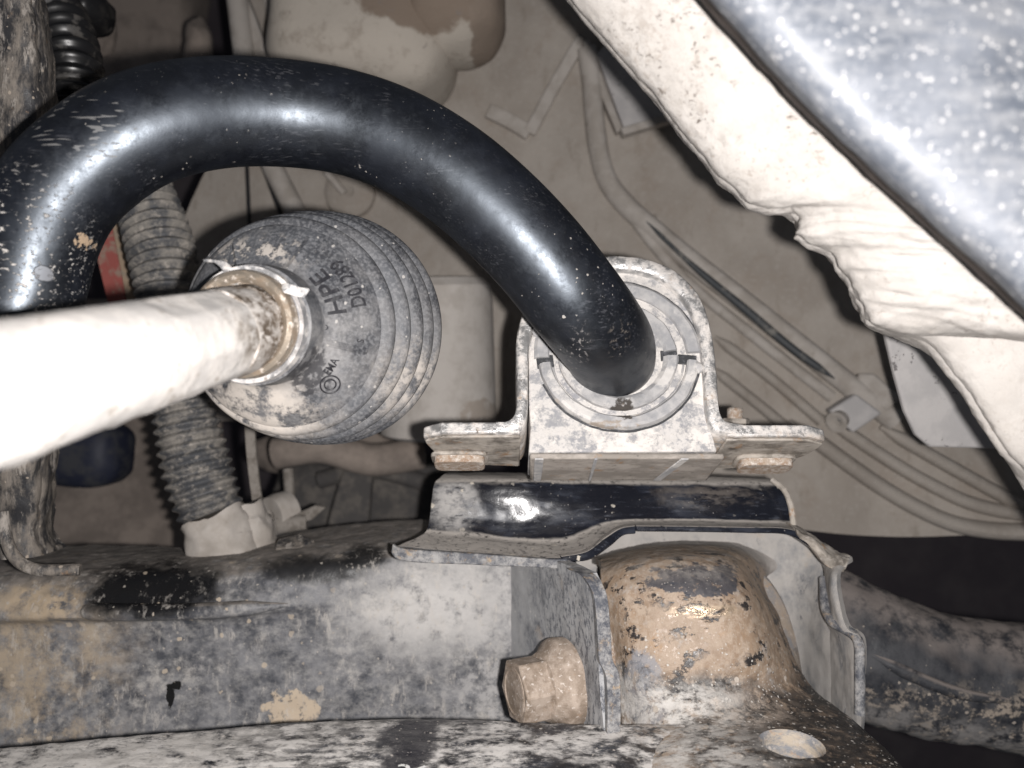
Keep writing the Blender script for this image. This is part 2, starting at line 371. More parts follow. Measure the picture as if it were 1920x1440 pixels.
m_mount = (Mat('mount_black_enamel', (.010, .011, .016), .20, 0, .6, .3, .08)
    .layer(('noise', 9, .46, .66, 6, .65, (2.6, 1, 1)), (.018, .022, .034), .40)
    .layer(('k', .7, ('mul', ('noise', 1.1, .52, .70, 6, .65, (7, 1, 1), (0, -.12, 0)), ('noise', 12, .42, .6))), (.07, .078, .10), .5)
    .layer(('k', .9, ('mul', ('noise', 3, .36, .58, 9, .72, (2, 1, 1)), ('blob', P(850, 945, 280), (12, 30, 17), 8, .5, .2))), (.40, .385, .37), .9, h=.05)
    .layer(('k', .9, ('mul', ('noise', 5, .42, .58, 9, .72), ('ax', (0, 0, 1), -36.5, -33.5, 6, 3))), (.34, .31, .28), .9, h=.05)
    .layer(('k', .8, ('mul', ('noise', 6, .44, .56, 8, .7, (3, 1, 1)), ('blob', P(1330, 930, 283), (26, 30, 6), 6, .6, .3))), (.10, .085, .075), .7)
    .layer(('mul', ('noise', 2.0, .30, .48, 8, .72), ('up', .66, .86)), (.38, .35, .32), .97, h=.15)
    .layer(('mul', ('spots', 3.6, .30), ('noise', 12, .42, .6)), (.46, .42, .36), .85, h=.08)
    .layer(('k', .7, ('spots', 1.2, .22)), (.3, .28, .26), .9)
    .grain(.6, .03).grain(7, .12).done())
m_cross = (Mat('crossmember_dirty_paint', (.056, .059, .070), .42)
    .layer(('noise', 9, .38, .64, 9, .74), (.185, .185, .195), .6)
    .layer(('k', .55, ('noise', 3.2, .40, .74, 9, .74, (1.5, 1, 1), (0, .5, 0))), (.45, .435, .415), .85)
    .layer(('k', .85, ('noise', 15, .52, .68, 10, .74)), (.48, .455, .425), .93, h=.06)
    .layer(('k', .9, ('mul', ('noise', 6, .30, .52, 9, .72), ('blob', P(810, 1140, 295), (52, 40, 27), 16, .4, .1))), (.57, .55, .53), .95, h=.04)
    .layer(('k', .75, ('mul', ('noise', 5, .44, .60, 10, .74), ('ax', (1, 0, 0), -40, -5, 12, 20))), (.47, .455, .445), .93)
    .layer(('k', .85, ('mul', ('noise', 13, .40, .62, 10, .76), ('inv', ('ax', (1, 0, 0), -165, -125, 14, 30)))), (.43, .345, .25), .93, h=.06)
    .layer(('k', .9, ('mul', ('noise', 3, .34, .46, 8, .72), ('blob', P(545, 1335, 288), (9.5, 40, 7.5), 5, .9))), (.56, .455, .34), .95, h=.12)
    .layer(('k', .9, ('mul', ('noise', 4, .40, .54, 8, .72), ('blob', P(90, 1115, 288), (17, 40, 11), 7, .8, .5))), (.47, .37, .26), .95, h=.1)
    .layer(('mul', ('noise', 5, .30, .50, 8, .7), ('up', .62, .86)), (.27, .24, .215), .97, h=.15, var=((.15, .135, .12), 5))
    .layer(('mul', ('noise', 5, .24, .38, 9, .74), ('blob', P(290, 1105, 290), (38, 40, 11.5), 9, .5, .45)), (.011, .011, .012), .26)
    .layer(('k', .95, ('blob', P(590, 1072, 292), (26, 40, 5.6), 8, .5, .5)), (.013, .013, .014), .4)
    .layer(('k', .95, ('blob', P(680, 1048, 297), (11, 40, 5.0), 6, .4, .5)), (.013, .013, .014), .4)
    .layer(('blob', P(312, 1310, 285), (1.7, 30, 4.5), 3, .9), (.012, .012, .012), .25)
    .layer(('blob', P(322, 1292, 285), (2.2, 30, 1.6), 2, .7), (.012, .012, .012), .25)
    .layer(('k', .6, ('mul', ('noise', 3.2, .52, .64, 9, .75, (1, 1, 3.2), (0, .12, 0)), ('noise', 18, .42, .56))), (.52, .485, .445), .93, h=.05)
    .layer(('k', .8, ('mul', ('spots', 5, .28, .03), ('inv', ('ax', (1, 0, 0), -100, -40, 14, 40)))), (.50, .42, .33), .92, h=.06)
    .layer(('k', .7, ('spots', 2.4, .24)), (.46, .42, .37), .92, h=.04)
    .grain(.7, .06).grain(4, .12).done())
m_ear = (Mat('ear_grey_paint', (.11, .118, .138), .5)
    .layer(('k', .95, ('noise', 16, .26, .50, 9, .72)), (.40, .40, .405), .9, h=.04)
    .layer(('k', .5, ('noise', 4, .46, .68, 9, .74)), (.46, .455, .45), .9)
    .layer(('k', .85, ('mul', ('noise', 2.0, .48, .60, 9, .76, (1, 1, 1.5)), ('ax', (1, 0, 0), 0, 16, 6, 10))), (.065, .072, .092), .5)
    .layer(('k', .6, ('noise', 14, .60, .74)), (.42, .335, .26), .9).layer(('k', .7, ('spots', 1.8, .24)), PALE, .9).grain(.6, .06).grain(3, .08).done())
m_ear_edge = (Mat('ear_edge_chipped', (.07, .075, .09), .45).layer(('k', .85, ('noise', 5, .40, .62, 10, .82)), (.38, .37, .36), .9, h=.06)
    .layer(('k', .7, ('noise', 4, .54, .66, 8, .74)), (.42, .31, .2), .9, h=.06)
    .layer(('noise', 3, .62, .68, 8, .75), (.03, .032, .04), .4).grain(.6, .08).done())
m_eye = (Mat('eye_rusty_enamel', (.33, .24, .17), .30)
    .layer(('noise', 10, .36, .66, 10, .74), (.26, .185, .13), .5, h=.04)
    .layer(('k', .75, ('noise', 2.6, .42, .60, 10, .76)), (.42, .34, .27), .9, h=.05)
    .layer(('k', .7, ('noise', 11, .54, .68, 10, .76)), (.42, .40, .385), .92, h=.03)
    .layer(('k', .7, ('noise', 9, .58, .70, 9, .74)), (.37, .235, .13), .8)
    .layer(('k', .95, ('mul', ('noise', 4.4, .525, .555, 9, .72, (1.7, 1, 1)), ('noise', 18, .44, .52))), (.018, .018, .021), .3, h=-.06)
    .layer(('k', .9, ('mul', ('noise', 4, .34, .46, 8, .72), ('blob', P(1310, 1088, 256), (18, 30, 4.0), 5, .9))), (.05, .055, .07), .45)
    .layer(('k', .85, ('mul', ('noise', 5, .34, .54, 9, .74, (1, 1, 2)), ('blob', P(1205, 1300, 246), (8, 14, 13), 6, .6))), (.27, .275, .30), .85)
    .layer(('k', .97, ('mul', ('noise', 4.5, .40, .50, 10, .74), ('ax', (1, 0, 0), 43, 50, 6, 8), ('inv', ('ax', (.12, 0, 1), -91, -80, 8, 10)))), (.014, .014, .016), .35, h=-.06)
    .layer(('k', .95, ('mul', ('noise', 7, .30, .42, 10, .74), ('ax', (1, 0, 0), 58, 72, 8, 14), ('inv', ('ax', (.12, 0, 1), -92, -86, 6, 6)))), (.014, .013, .013), .36, h=-.04)
    .layer(('k', .95, ('mul', ('noise', 4, .44, .52, 10, .74), ('blob', P(1320, 1290, 244), (24, 20, 6), 7, .6, .3))), (.016, .016, .018), .35, h=-.05)
    .layer(('k', .85, ('mul', ('noise', 5, .42, .56, 10, .76), ('blob', P(1380, 1335, 243), (26, 20, 8), 8, .5, .3))), (.36, .30, .25), .92, h=.06)
    .layer(('k', .9, ('mul', ('noise', 4.0, .38, .56, 10, .78, (1.6, 1, 1)), ('inv', ('ax', (1, 0, .0), 52, 80, 8, 18)), ('inv', ('ax', (0, 0, 1), -95, -88, 8, 6)))), (.60, .575, .545), .93, h=.08)
    .layer(('k', .9, ('mul', ('spots', 1.2, .42), ('inv', ('ax', (0, 0, 1), -84, -72, 8, 8)))), (.56, .53, .49), .92, h=.08)
    .layer(('k', .9, ('mul', ('spots', 3.2, .34), ('inv', ('ax', (0, 0, 1), -92, -86, 8, 8)))), (.50, .44, .38), .92, h=.1)
    .layer(('k', .5, ('spots', .9, .34)), (.52, .48, .43), .92, h=.04)
    .layer(('mul', ('noise', 1.6, .40, .52, 8, .74, (5, 1, 1)), ('blob', P(1320, 1143, 252), (14, 20, 2.6), 4, .5, .3)), (.55, .43, .31), .22, .75)
    .layer(('k', .5, ('mul', ('noise', 5, .38, .62, 9, .74), ('up', .66, .95), ('ax', (0, 0, 1), -70, -60, 6, 8))), (.42, .385, .35), .95)
    .layer(('ax', (0, 1, 0), 290, 306, 9, 14), (.37, .345, .325), .93)
    .grain(.5, .07).grain(3, .12).done())
m_sleeve = (Mat('hole_wall_film', (.42, .36, .29), .8).layer(('noise', 4, .42, .58, 9, .76, (2.5, 2.5, 1)), (.20, .205, .22), .85)
    .layer(('k', .8, ('noise', 3, .50, .64, 9, .76)), (.52, .47, .42), .92, h=.08).layer(('k', .7, ('noise', 4, .56, .68, 9, .75)), (.40, .24, .14), .88).grain(.6, .15).done())
m_eye_gloss = Mat('eye_polished_rub', (.75, .62, .45), .16, .9).layer(('noise', 1.2, .48, .58, 6, .65, (5, 1, 1)), (.36, .26, .18), .7, 0.).grain(.5, .05, 3, (5, 1, 1)).done()
m_arm = (Mat('arm_black_paint', (.012, .013, .017), .34)
    .layer(('k', .8, ('noise', 9, .44, .62, 9, .74, (1.6, 1, 1))), (.05, .055, .07), .5)
    .layer(('k', .92, ('mul', ('noise', 4.2, .42, .58, 10, .76, (1.7, 1, 1), (0, .05, 0)), ('noise', 22, .30, .50, 6, .65))), (.72, .69, .66), .92, h=.06)
    .layer(('k', .9, ('mul', ('noise', 6, .38, .56, 10, .76), ('inv', ('ax', (1, 0, 0), -120, -10, 20, 50)))), (.62, .59, .555), .94, h=.06)
    .layer(('k', .93, ('blob', P(770, 1405, 225), (10, 40, 8), 8, .7, .6)), (.012, .012, .02), .3)
    .layer(('k', .85, ('mul', ('noise', 3, .44, .56, 9, .74), ('blob', P(1330, 1345, 238), (36, 26, 11), 8, .5, .3))), (.40, .33, .27), .92, h=.06)
    .layer(('k', .9, ('spots', 1.5, .34)), (.50, .46, .42), .92, h=.08)
    .layer(('k', .7, ('spots', .8, .3)), (.40, .37, .34), .92)
    .grain(.6, .06).grain(4, .15).done())
m_bolt = (Mat('bolt_dirt_film', (.25, .195, .15), .6, .2).layer(('noise', 6, .38, .62, 9, .74), (.40, .33, .275), .93, 0., h=.06)
    .layer(('k', .6, ('noise', 5, .56, .68, 9, .75)), (.34, .23, .15), .85, 0.).layer(('noise', 1.4, .58, .66), (.54, .48, .43), .95, 0.).grain(.6, .08).grain(3, .12).done())
m_tube = (Mat('arm_tube_flaking', (.020, .022, .028), .5)
    .layer(('noise', 14, .40, .64, 9, .74), (.055, .056, .062), .7)
    .layer(('k', .85, ('mul', ('noise', 5, .50, .58, 10, .76), ('inv', ('ax', (0, 0, 1), -126, -108, 10, 16)))), (.36, .305, .25), .92, h=.1)
    .layer(('k', .8, ('mul', ('noise', 12, .40, .56, 9, .74), ('inv', ('ax', (.15, 0, 1), -108, -98, 10, 14)))), (.30, .285, .275), .92)
    .layer(('k', .8, ('spots', 3.4, .3)), (.40, .35, .30), .92, h=.1).layer(('mul', ('noise', 12, .36, .56, 9, .72), ('up', .35, .85)), (.23, .20, .185), .95).grain(1, .1).grain(5, .2).done())
m_rail = (Mat('rail_white_underseal', (.40, .375, .35), .92)
    .layer(('noise', 18, .40, .66, 6, .6), (.445, .42, .395), .92)
    .layer(('k', .5, ('noise', 3, .50, .72, 7, .7)), (.345, .315, .285), .92)
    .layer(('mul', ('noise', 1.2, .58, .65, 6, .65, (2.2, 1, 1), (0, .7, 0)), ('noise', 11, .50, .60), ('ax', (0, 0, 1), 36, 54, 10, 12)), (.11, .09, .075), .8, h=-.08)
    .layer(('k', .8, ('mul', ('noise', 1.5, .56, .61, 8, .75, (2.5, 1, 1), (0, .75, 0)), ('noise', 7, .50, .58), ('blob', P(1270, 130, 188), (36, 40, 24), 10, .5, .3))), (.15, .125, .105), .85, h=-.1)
    .layer(('k', .8, ('mul', ('noise', .8, .60, .68, 4, .6), ('noise', 10, .54, .66))), (.22, .185, .16), .9)
    .layer(('k', .8, ('spots', 8, .12, .02)), (.12, .09, .08), .8)
    .layer(('k', .7, ('mul', ('noise', 1.6, .53, .62, 8, .75), ('noise', 15, .46, .60))), (.27, .235, .205), .92)
    .layer(('k', .55, ('mul', ('noise', 5, .50, .62, 9, .75), ('blob', P(1210, 160, 190), (30, 40, 26), 10, .5, .3))), (.24, .205, .175), .92)
    .grain(.45, .22, 6).grain(3.5, .25).done())
m_shield = (Mat('shield_grey_plastic', (.066, .075, .092), .44)
    .layer(('noise', 26, .36, .66, 6, .65), (.125, .135, .155), .60)
    .layer(('k', .6, ('noise', 2.5, .46, .64, 8, .74, (5, 1, 1), (0, .75, 0))), (.18, .185, .195), .7)
    .layer(('k', .5, ('noise', 2.2, .48, .70, 7, .65)), (.20, .205, .215), .8)
    .layer(('k', .6, ('mul', ('noise', 1.3, .54, .64, 8, .75), ('noise', 14, .38, .60))), (.36, .365, .37), .8)
    .layer(('k', .8, ('mul', ('spots', 1.9, .40, .25), ('noise', 12, .44, .60))), (.60, .58, .56), .8, h=.08)
    .layer(('k', .8, ('spots', .9, .48, .15)), (.46, .45, .44), .8).grain(1, .08).grain(9, .5).done())
m_shield_edge_shade = (Mat('shield_edge_shade_brown', (.055, .038, .032), .8).layer(('noise', 4, .5, .68), (.10, .08, .07), .9).grain(1, .1).done())  # dark brown carries the shadow of the gap along the shield edge
m_panel = (Mat('panel_mud_film', (.335, .298, .262), .88)
    .layer(('noise', 40, .36, .66, 6, .6), (.41, .372, .332), .9)
    .layer(('k', .7, ('noise', 18, .48, .70, 8, .72)), (.31, .262, .22), .9)
    .layer(('k', .7, ('noise', 9, .54, .70, 8, .72, (1, 1, 2.5), (0, .6, 0))), (.27, .235, .20), .9)
    .layer(('k', .35, ('noise', 2.5, .52, .70)), (.46, .425, .39), .95)
    .layer(('k', .7, ('spots', 24, .12)), (.16, .14, .12), .9).grain(2, .2).grain(14, .5).done())
m_pale = (Mat('pale_mud_film', (.45, .415, .38), .9).layer(('noise', 12, .40, .62, 6, .6), (.36, .325, .29), .92)
    .layer(('k', .6, ('noise', 6, .64, .72)), (.24, .21, .18), .9).grain(2, .2).done())
m_can = (Mat('canister_chalky_film', (.52, .485, .45), .9).layer(('noise', 16, .42, .64, 7, .7), (.43, .395, .36), .92)
    .layer(('k', .9, ('mul', ('noise', 6, .34, .5, 8, .7), ('blob', P(900, 780, 400), (12, 60, 9), 8, .5))), (.36, .31, .265), .9).grain(2, .2).done())
m_lilac = (Mat('plate_pale_film', (.42, .405, .40), .85).layer(('noise', 12, .40, .62, 6, .6), (.49, .47, .46), .9)
    .layer(('mul', ('noise', 3, .60, .66, 6, .6), ('noise', 15, .5, .6)), (.16, .15, .15), .9).grain(2, .15).done())
m_seal_shade = (Mat('seal_and_shade_dark', (.05, .055, .06), .6).layer(('noise', 14, .52, .68, 8, .75), (.26, .245, .22), .9).done())  # sealing strip colour, also used for the drawn shadow lines along edges
m_cast = (Mat('casting_dry_mud', (.47, .425, .37), .92)
    .layer(('k', .8, ('noise', 12, .50, .68, 9, .72)), (.33, .285, .24), .92, h=.15)
    .layer(('blob', P(800, 15, 400), (36, 80, 17), 14, .4), (.235, .185, .145), .85, h=-.2)
    .layer(('blob', P(935, 60, 400), (15, 80, 26), 12, .4), (.25, .20, .16), .85)
    .layer(('k', .7, ('noise', 6, .64, .72)), (.22, .19, .17), .9).grain(2, .25).done())
m_hose_grey = (Mat('hose_grey_mud', (.075, .078, .085), .6).layer(('noise', 9, .42, .62, 9, .72), (.27, .25, .225), .93, h=.1)
    .layer(('k', .8, ('noise', 4, .52, .66, 8, .72)), (.44, .40, .355), .95).grain(1.2, .15).done())
m_hose_black = Mat('hose_black_plastic', (.012, .012, .013), .32).layer(('noise', 6, .54, .68), (.07, .065, .06), .7).done()
m_pillar = (Mat('strut_muddy_steel', (.035, .035, .038), .45)
    .layer(('k', .9, ('noise', 6, .42, .60, 10, .76, (1, 1, 3.5), (0, .12, 0))), (.24, .21, .18), .9, h=.08)
    .layer(('k', .9, ('noise', 9, .52, .60, 10, .74, (.7, 1, 2.5), (0, .12, 0))), (.38, .345, .31), .93, h=.1)
    .layer(('k', .7, ('noise', 7, .60, .68, 9, .74)), (.30, .20, .13), .9).layer(('k', .8, ('spots', 2.2, .3)), (.40, .34, .28), .92, h=.08)
    .grain(.7, .12).grain(2.5, .3, 5, (1, 1, 2)).done())
m_dark = Mat('dark_recess', (.06, .05, .058), .9).layer(('noise', 60, .4, .7), (.09, .078, .082), .9).done()
m_dim = Mat('dim_cast_iron', (.075, .07, .068), .85).layer(('noise', 12, .44, .66, 8, .7), (.15, .135, .12), .9).grain(2, .3).done()
m_brown = Mat('brown_mud_sheet', (.34, .285, .245), .92).layer(('noise', 30, .40, .62, 8, .7), (.22, .185, .16), .92).grain(3, .2).done()
m_blue = Mat('blue_plastic', (.020, .024, .045), .6).layer(('noise', 12, .42, .62), (.05, .052, .06), .85).done()
m_red = Mat('red_paint', (.36, .10, .085), .7).layer(('noise', 6, .5, .65), (.34, .24, .19), .9).done()
m_stripe = Mat('tan_paint', (.36, .27, .19), .8).layer(('noise', 6, .5, .65), (.30, .25, .2), .9).done()
m_tie = Mat('tie_dusty_nylon', (.27, .245, .22), .85).layer(('noise', 5, .44, .62, 8, .7), (.17, .15, .13), .9).grain(1, .1).done()
m_wire = Mat('wire_black', (.02, .02, .022), .5).done()
m_white_print = Mat('white_print', (.7, .7, .68), .7).layer(('noise', 1.2, .58, .64), (.03, .03, .035), .5).done()
m_bossrust = (Mat('boss_rust_bright', (.38, .31, .25), .8).layer(('k', .7, ('noise', 2.6, .44, .58, 9, .78)), (.26, .15, .085), .88)
    .layer(('k', .9, ('noise', 2.2, .46, .60, 9, .78)), (.60, .55, .50), .92, h=.06)
    .layer(('k', .8, ('noise', 2, .62, .70, 8, .75)), (.08, .065, .055), .7).grain(.6, .15).grain(2, .2).done())
m_rim = (Mat('eye_rim_film', (.30, .25, .205), .75).layer(('k', .8, ('noise', 7, .44, .60, 9, .74, (1, 1, 2))), (.20, .205, .22), .8)
    .layer(('k', .7, ('noise', 5, .54, .66, 9, .74)), (.40, .25, .13), .85).layer(('k', .7, ('noise', 2, .52, .68, 8, .7)), (.46, .41, .36), .92).grain(.6, .1).done())
m_web = (Mat('web_dusty_grey', (.20, .205, .215), .75).layer(('noise', 16, .30, .56, 9, .72), (.385, .365, .345), .92, h=.05)
    .layer(('k', .6, ('noise', 5, .48, .68, 9, .74, (1, 1, 2))), (.45, .43, .41), .92)
    .layer(('k', .8, ('mul', ('noise', 4, .56, .66, 9, .74, (1, 1, 2)), ('noise', 16, .48, .58))), (.075, .082, .10), .6)
    .layer(('k', .5, ('noise', 14, .60, .72)), (.42, .34, .26), .9).grain(.7, .06).grain(4, .1).done())

# ================================================================== surroundings far behind
bp = thing('body_panel', P(1400, 1000, 480), 'wide mud filmed inner body panel far behind the clamp', 'body panel')
rows = [[(470, -120, 520), (800, -120, 500), (1200, -120, 480), (1600, -120, 450), (2050, -120, 430)],
        [(455, 170, 520), (800, 200, 505), (1200, 200, 485), (1600, 200, 455), (2050, 200, 430)],
        [(330, 480, 515), (800, 500, 505), (1200, 500, 482), (1600, 500, 455), (2050, 500, 430)],
        [(420, 750, 520), (800, 750, 505), (1200, 760, 478), (1600, 760, 455), (2050, 760, 435)],
        [(400, 790, 505), (800, 800, 500), (1200, 930, 470), (1600, 1003, 450), (2050, 990, 435)]]
rows = [[(a_, b_, c_*.90) for a_, b_, c_ in r_] for r_ in rows]
G = bumpy(loft(rows, 130, 70), 2.2, 45, 3, 2)
GP = np.stack([960 + F*G[:, :, 0]/G[:, :, 1], 720 - F*G[:, :, 2]/G[:, :, 1]], 2)
def on_panel(px, py, lift=0):   # depth of the panel skin there
    D = (GP[:, :, 0]-px)**2 + (GP[:, :, 1]-py)**2; i_ = np.argsort(D.ravel())[:4]
    w_ = 1/(D.ravel()[i_] + 1); return (px, py, float(np.sum(G[:, :, 1].ravel()[i_]*w_)/w_.sum()) - lift)
def smooth_on(pts, lift, n=9):  # pixel points resampled on the panel
    q_ = cr([(a_, b_, 0) for a_, b_ in pts], n); return [on_panel(a_, b_, lift) for a_, b_, _ in q_]
obj('panel', shell(G, np.array([0, 3.0, 0])), m_panel, bp)
def strip(pts, half, t, name, mat, parent, n=50, dz=(0, 0)):     # flat raised strip along pixel points
    c = np.array(cr([P(*p) for p in pts], n)); T = np.gradient(c, axis=0); s = np.cross(T, [0, 1, 0]); s /= np.linalg.norm(s, axis=1)[:, None]
    a, b = c + s*half, c - s*half
    return obj(name, prism_strip(a, b, np.array([0, t, 0])), mat, parent, bevel=.8)
strip(smooth_on([(1092, 70), (1045, 150), (993, 248)], 4), 3.4, 6, 'stiffener_flange', m_pale, bp)
strip(smooth_on([(993, 248), (955, 225), (915, 205)], 4), 4.0, 6, 'stiffener_flange', m_pale, bp)
strip(smooth_on([(1098, 75), (1128, 160), (1163, 245)], 7), 2.0, 8, 'stiffener_flange', m_pale, bp)
obj('seam_bead', tube(smooth_on([(1100, 90), (1112, 180), (1118, 260), (1145, 350), (1230, 435), (1400, 570), (1600, 728), (1680, 790)], 4, 16), 6.0, 90, 16, flat=.8), m_pale, bp)
obj('seam_bead', tube(smooth_on([(1120, 200), (1140, 320), (1185, 405), (1280, 520), (1400, 620), (1560, 745)], 3, 14), 3.0, 80, 12), m_pale, bp)
obj('sealing_strip', tube(smooth_on([(1212, 415), (1290, 490), (1400, 582), (1490, 657), (1565, 710)], 9, 12), np.interp(np.linspace(0, 1, 60), [0, .08, .2, .35, .6, .92, 1], [.3, 1.3, 1.2, 1.9, 2.3, 2.0, .3]), 60, 12), m_seal_shade, bp)
for pts, r_ in (([(1340, 632), (1440, 705), (1540, 790)], 5), ([(1335, 690), (1430, 765), (1520, 840)], 5), ([(1480, 790), (1680, 930), (1800, 985), (2000, 1000)], 7),
            ([(1540, 780), (1720, 895), (1840, 950), (2000, 970)], 6), ([(1650, 800), (1790, 880), (1900, 940), (2000, 985)], 6)):
    obj('pressed_rib', tube(smooth_on(pts, 1.0), r_*np.clip(np.minimum(np.linspace(0, 8, 50), 8), .15, 1)**.5, 50, 16, flat=.6), m_panel, bp)
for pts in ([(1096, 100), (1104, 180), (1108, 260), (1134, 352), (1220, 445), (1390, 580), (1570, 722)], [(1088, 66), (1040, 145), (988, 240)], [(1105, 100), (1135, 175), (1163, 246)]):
    obj('seam_shade', tube(smooth_on(pts, 2.5, 14), .95, 60, 8), m_seal_shade, bp)  # thin dark tubes drawn as shadow lines beside seam and stiffeners
cb = thing('corner_bracket', P(1190, 240, 440), 'small pale corner bracket plate partly shaded by the white rail', 'bracket')
pl = [P(*on_panel(a_, b_, 7)) for a_, b_ in ((1118, 100), (1170, 240), (1262, 212), (1230, 120), (1180, 40))]
obj('plate', prism(pl, (0, 4, 0)), m_lilac, cb, bevel=.6)
obj('rim', prism([P(*on_panel(a_, b_, 12)) for a_, b_ in ((1163, 240), (1170, 252), (1270, 222), (1262, 210))], (0, 9, 0)), m_pale, cb, bevel=.5)
cl = thing('pipe_clip', P(*on_panel(1600, 830, 9)), 'pale open ended pipe clip below the dark sealing strip', 'clip')
obj('clip_body', prism([P(*on_panel(1555, 770, 14)), P(*on_panel(1605, 738, 14)), P(*on_panel(1655, 775, 16)), P(*on_panel(1600, 812, 16))], (2, 12, 0)), m_lilac, cl, bevel=1.2)
obj('clip_back', prism([P(*on_panel(1610, 700, 8)), P(*on_panel(1640, 700, 8)), P(*on_panel(1690, 745, 10)), P(*on_panel(1665, 772, 10)), P(*on_panel(1607, 735, 8))], (2, 10, 0)), m_pale, cl, bevel=1.2)
a, x, y = basis(unit(P(1640, 760, 450) - P(*on_panel(1560, 795, 14))))
obj('clip_mouth', lathe([(2.0, 5), (4.4, 5), (5.4, 0), (4.2, 0), (2.0, 1)], P(*on_panel(1568, 792, 17)), unit((1, .9, .5)), 28), m_pale, cl)

# white gusset plate between rail and panel
gp = thing('gusset_plate', P(1780, 830, 298), 'pale rounded gusset plate hanging below the white rail', 'plate')
pl = [(1652, 590), (1720, 590), (1800, 640), (1880, 740), (1900, 842), (1745, 838), (1718, 815), (1697, 770), (1678, 700)]
obj('plate', prism([P(px, py, 290 + (py-610)*.05) for px, py in pl], (0, 3, 0)), m_lilac, gp, bevel=.8)

# engine side things, top left
em = thing('engine_casting', P(700, 190, 420), 'mud caked rounded engine casting above the black bar', 'engine casting')
obj('housing', superell(P(690, 55, 425), (48, 40, 38), .55, amp=4, size=30, rot=-.12, seed=1), m_cast, em)
obj('boss', superell(P(850, 10, 415), (27, 34, 29), .7, amp=3, size=24, seed=4), m_cast, em)
eb = thing('engine_block', P(280, 200, 600), 'dim muddy engine block in the top left background', 'engine')
obj('block', superell(P(255, 20, 700), (56, 40, 72), .5, amp=10, size=40, seed=7), m_brown, eb)
obj('lug', superell(P(322, 190, 610), (26, 20, 26), .8, amp=8, size=22, seed=9), m_brown, eb)
obj('lug', superell(P(190, 62, 520), (8, 10, 14), .9, amp=3, size=12, seed=3), m_brown, eb)
obj('lug', superell(P(372, 92, 540), (9, 10, 22), .9, amp=5, size=12, seed=5), m_brown, eb)
pr = thing('engine_strut', P(500, 110, 450), 'thin pale strut left of the engine casting', 'strut')
obj('arm', prism([P(450, -40, 455), P(478, 30, 452), P(506, 112, 450), P(528, 180, 450), P(490, 180, 450), P(472, 90, 452), P(440, -40, 455)], (0, 8, 0)), m_pale, pr, bevel=1)
obj('web', prism([P(480, -60, 462), P(560, -60, 462), P(520, 40, 460), P(504, 55, 460)], (0, 8, 0)), m_pale, pr, bevel=1)

# black corrugated hose top left
n = 150; q = cr([P(*p) for p in [(60, -20, 330), (110, 40, 322), (132, 110, 315), (140, 200, 312), (150, 330, 312)]], n)
rr = 10.6 + 1.1 * np.sin(np.linspace(0, 2*np.pi*17, n))
bh = thing('corrugated_hose', P(150, 330, 312), 'black corrugated hose behind the top left of the bar', 'hose', 'corrugated hoses')
obj('hose', sweep(q, rr, 28), m_hose_black, bh)
obj('end_cap', superell(P(150, 20, 350), (14, 14, 9), .8, amp=2, size=10), m_hose_black, bh)

# grey corrugated hose
hs = thing('corrugated_hose', P(420, 1030, 330), 'muddy grey corrugated hose passing behind the boot', 'hose', 'corrugated hoses')
n = 420; q = cr([P(*p) for p in [(215, 250, 350), (262, 350, 345), (292, 430, 340), (312, 520, 335), (322, 640, 330), (345, 770, 328), (370, 880, 326), (398, 970, 325)]], n)
rr = 12.6 + 1.05 * np.sin(np.linspace(0, 2*np.pi*40, n)); rr = rr + .5*np.sin(np.linspace(0, 23, n))
obj('hose', sweep(q, rr, 36), m_hose_grey, hs)
for pp, rr_, sd in (([(396, 965, 325), (410, 1000, 325), (428, 1060, 326)], 14.0, 3), ([(440, 955, 334), (458, 1000, 334), (475, 1060, 334)], 12.5, 5)):
    V, f = tube(pp, np.linspace(rr_*.94, rr_*1.0, 26), 26, 44); c_ = P(*pp[1])
    V = np.array([v + 1.6*fbm(v, 11, 3, sd)*unit(v - c_) + np.array([0, 0, 1.8*fbm(v, 7, 3, sd+1)*(v[2] > c_[2] + 2)]) for v in V])
    obj('end_sleeve', (V, f), m_pale, hs)

rs = thing('marker_strip', P(240, 560, 380), 'flat strip half red half tan behind the bar at left', 'strip')
a0, a1 = P(196, 405, 375), P(232, 600, 372)
obj('strip_half', prism_strip([P(172, 440, 376), P(215, 620, 372)], [P(205, 400, 376), P(248, 620, 372)], (0, 5, 0)), m_red, rs)
obj('strip_half', prism_strip([P(206, 400, 375.5), P(249, 620, 371.5)], [P(235, 380, 375.5), P(292, 620, 371.5)], (0, 5, 0)), m_stripe, rs)

# thin lines above the boot
tag(obj('thin_cable', tube([(455, -120, 462), (460, 250, 460), (464, 330, 455), (468, 430, 450), (470, 560, 448)], 1.1, 30, 8), m_wire), 'thin black cable running straight down behind the boot', 'cable')
tag(obj('thin_cable', tube([(440, -120, 464), (470, 250, 460), (500, 330, 458), (530, 410, 455), (560, 480, 452)], 1.3, 30, 8), m_wire), 'thin black cable slanting down beside a pale pipe', 'cable')
tag(obj('brake_pipe', tube([(430, -120, 455), (480, 230, 450), (515, 320, 448), (555, 400, 446), (640, 620, 446)], 6.0, 50, 14), m_pale), 'pale muddy pipe slanting behind the top of the boot', 'pipe')
st = thing('panel_stud', P(655, 370, 480), 'round muddy stud with washer on the panel above the boot', 'stud')
obj('washer', lathe([(3, -2), (11, -2), (14, 0), (15, 6), (3, 6)], P(*on_panel(655, 360, 5)), (0, 1, 0), 30), m_panel, st)
obj('pin', tube([on_panel(612, 322, 12), on_panel(645, 362, 8)], 2.2, 10, 10), m_pale, st)

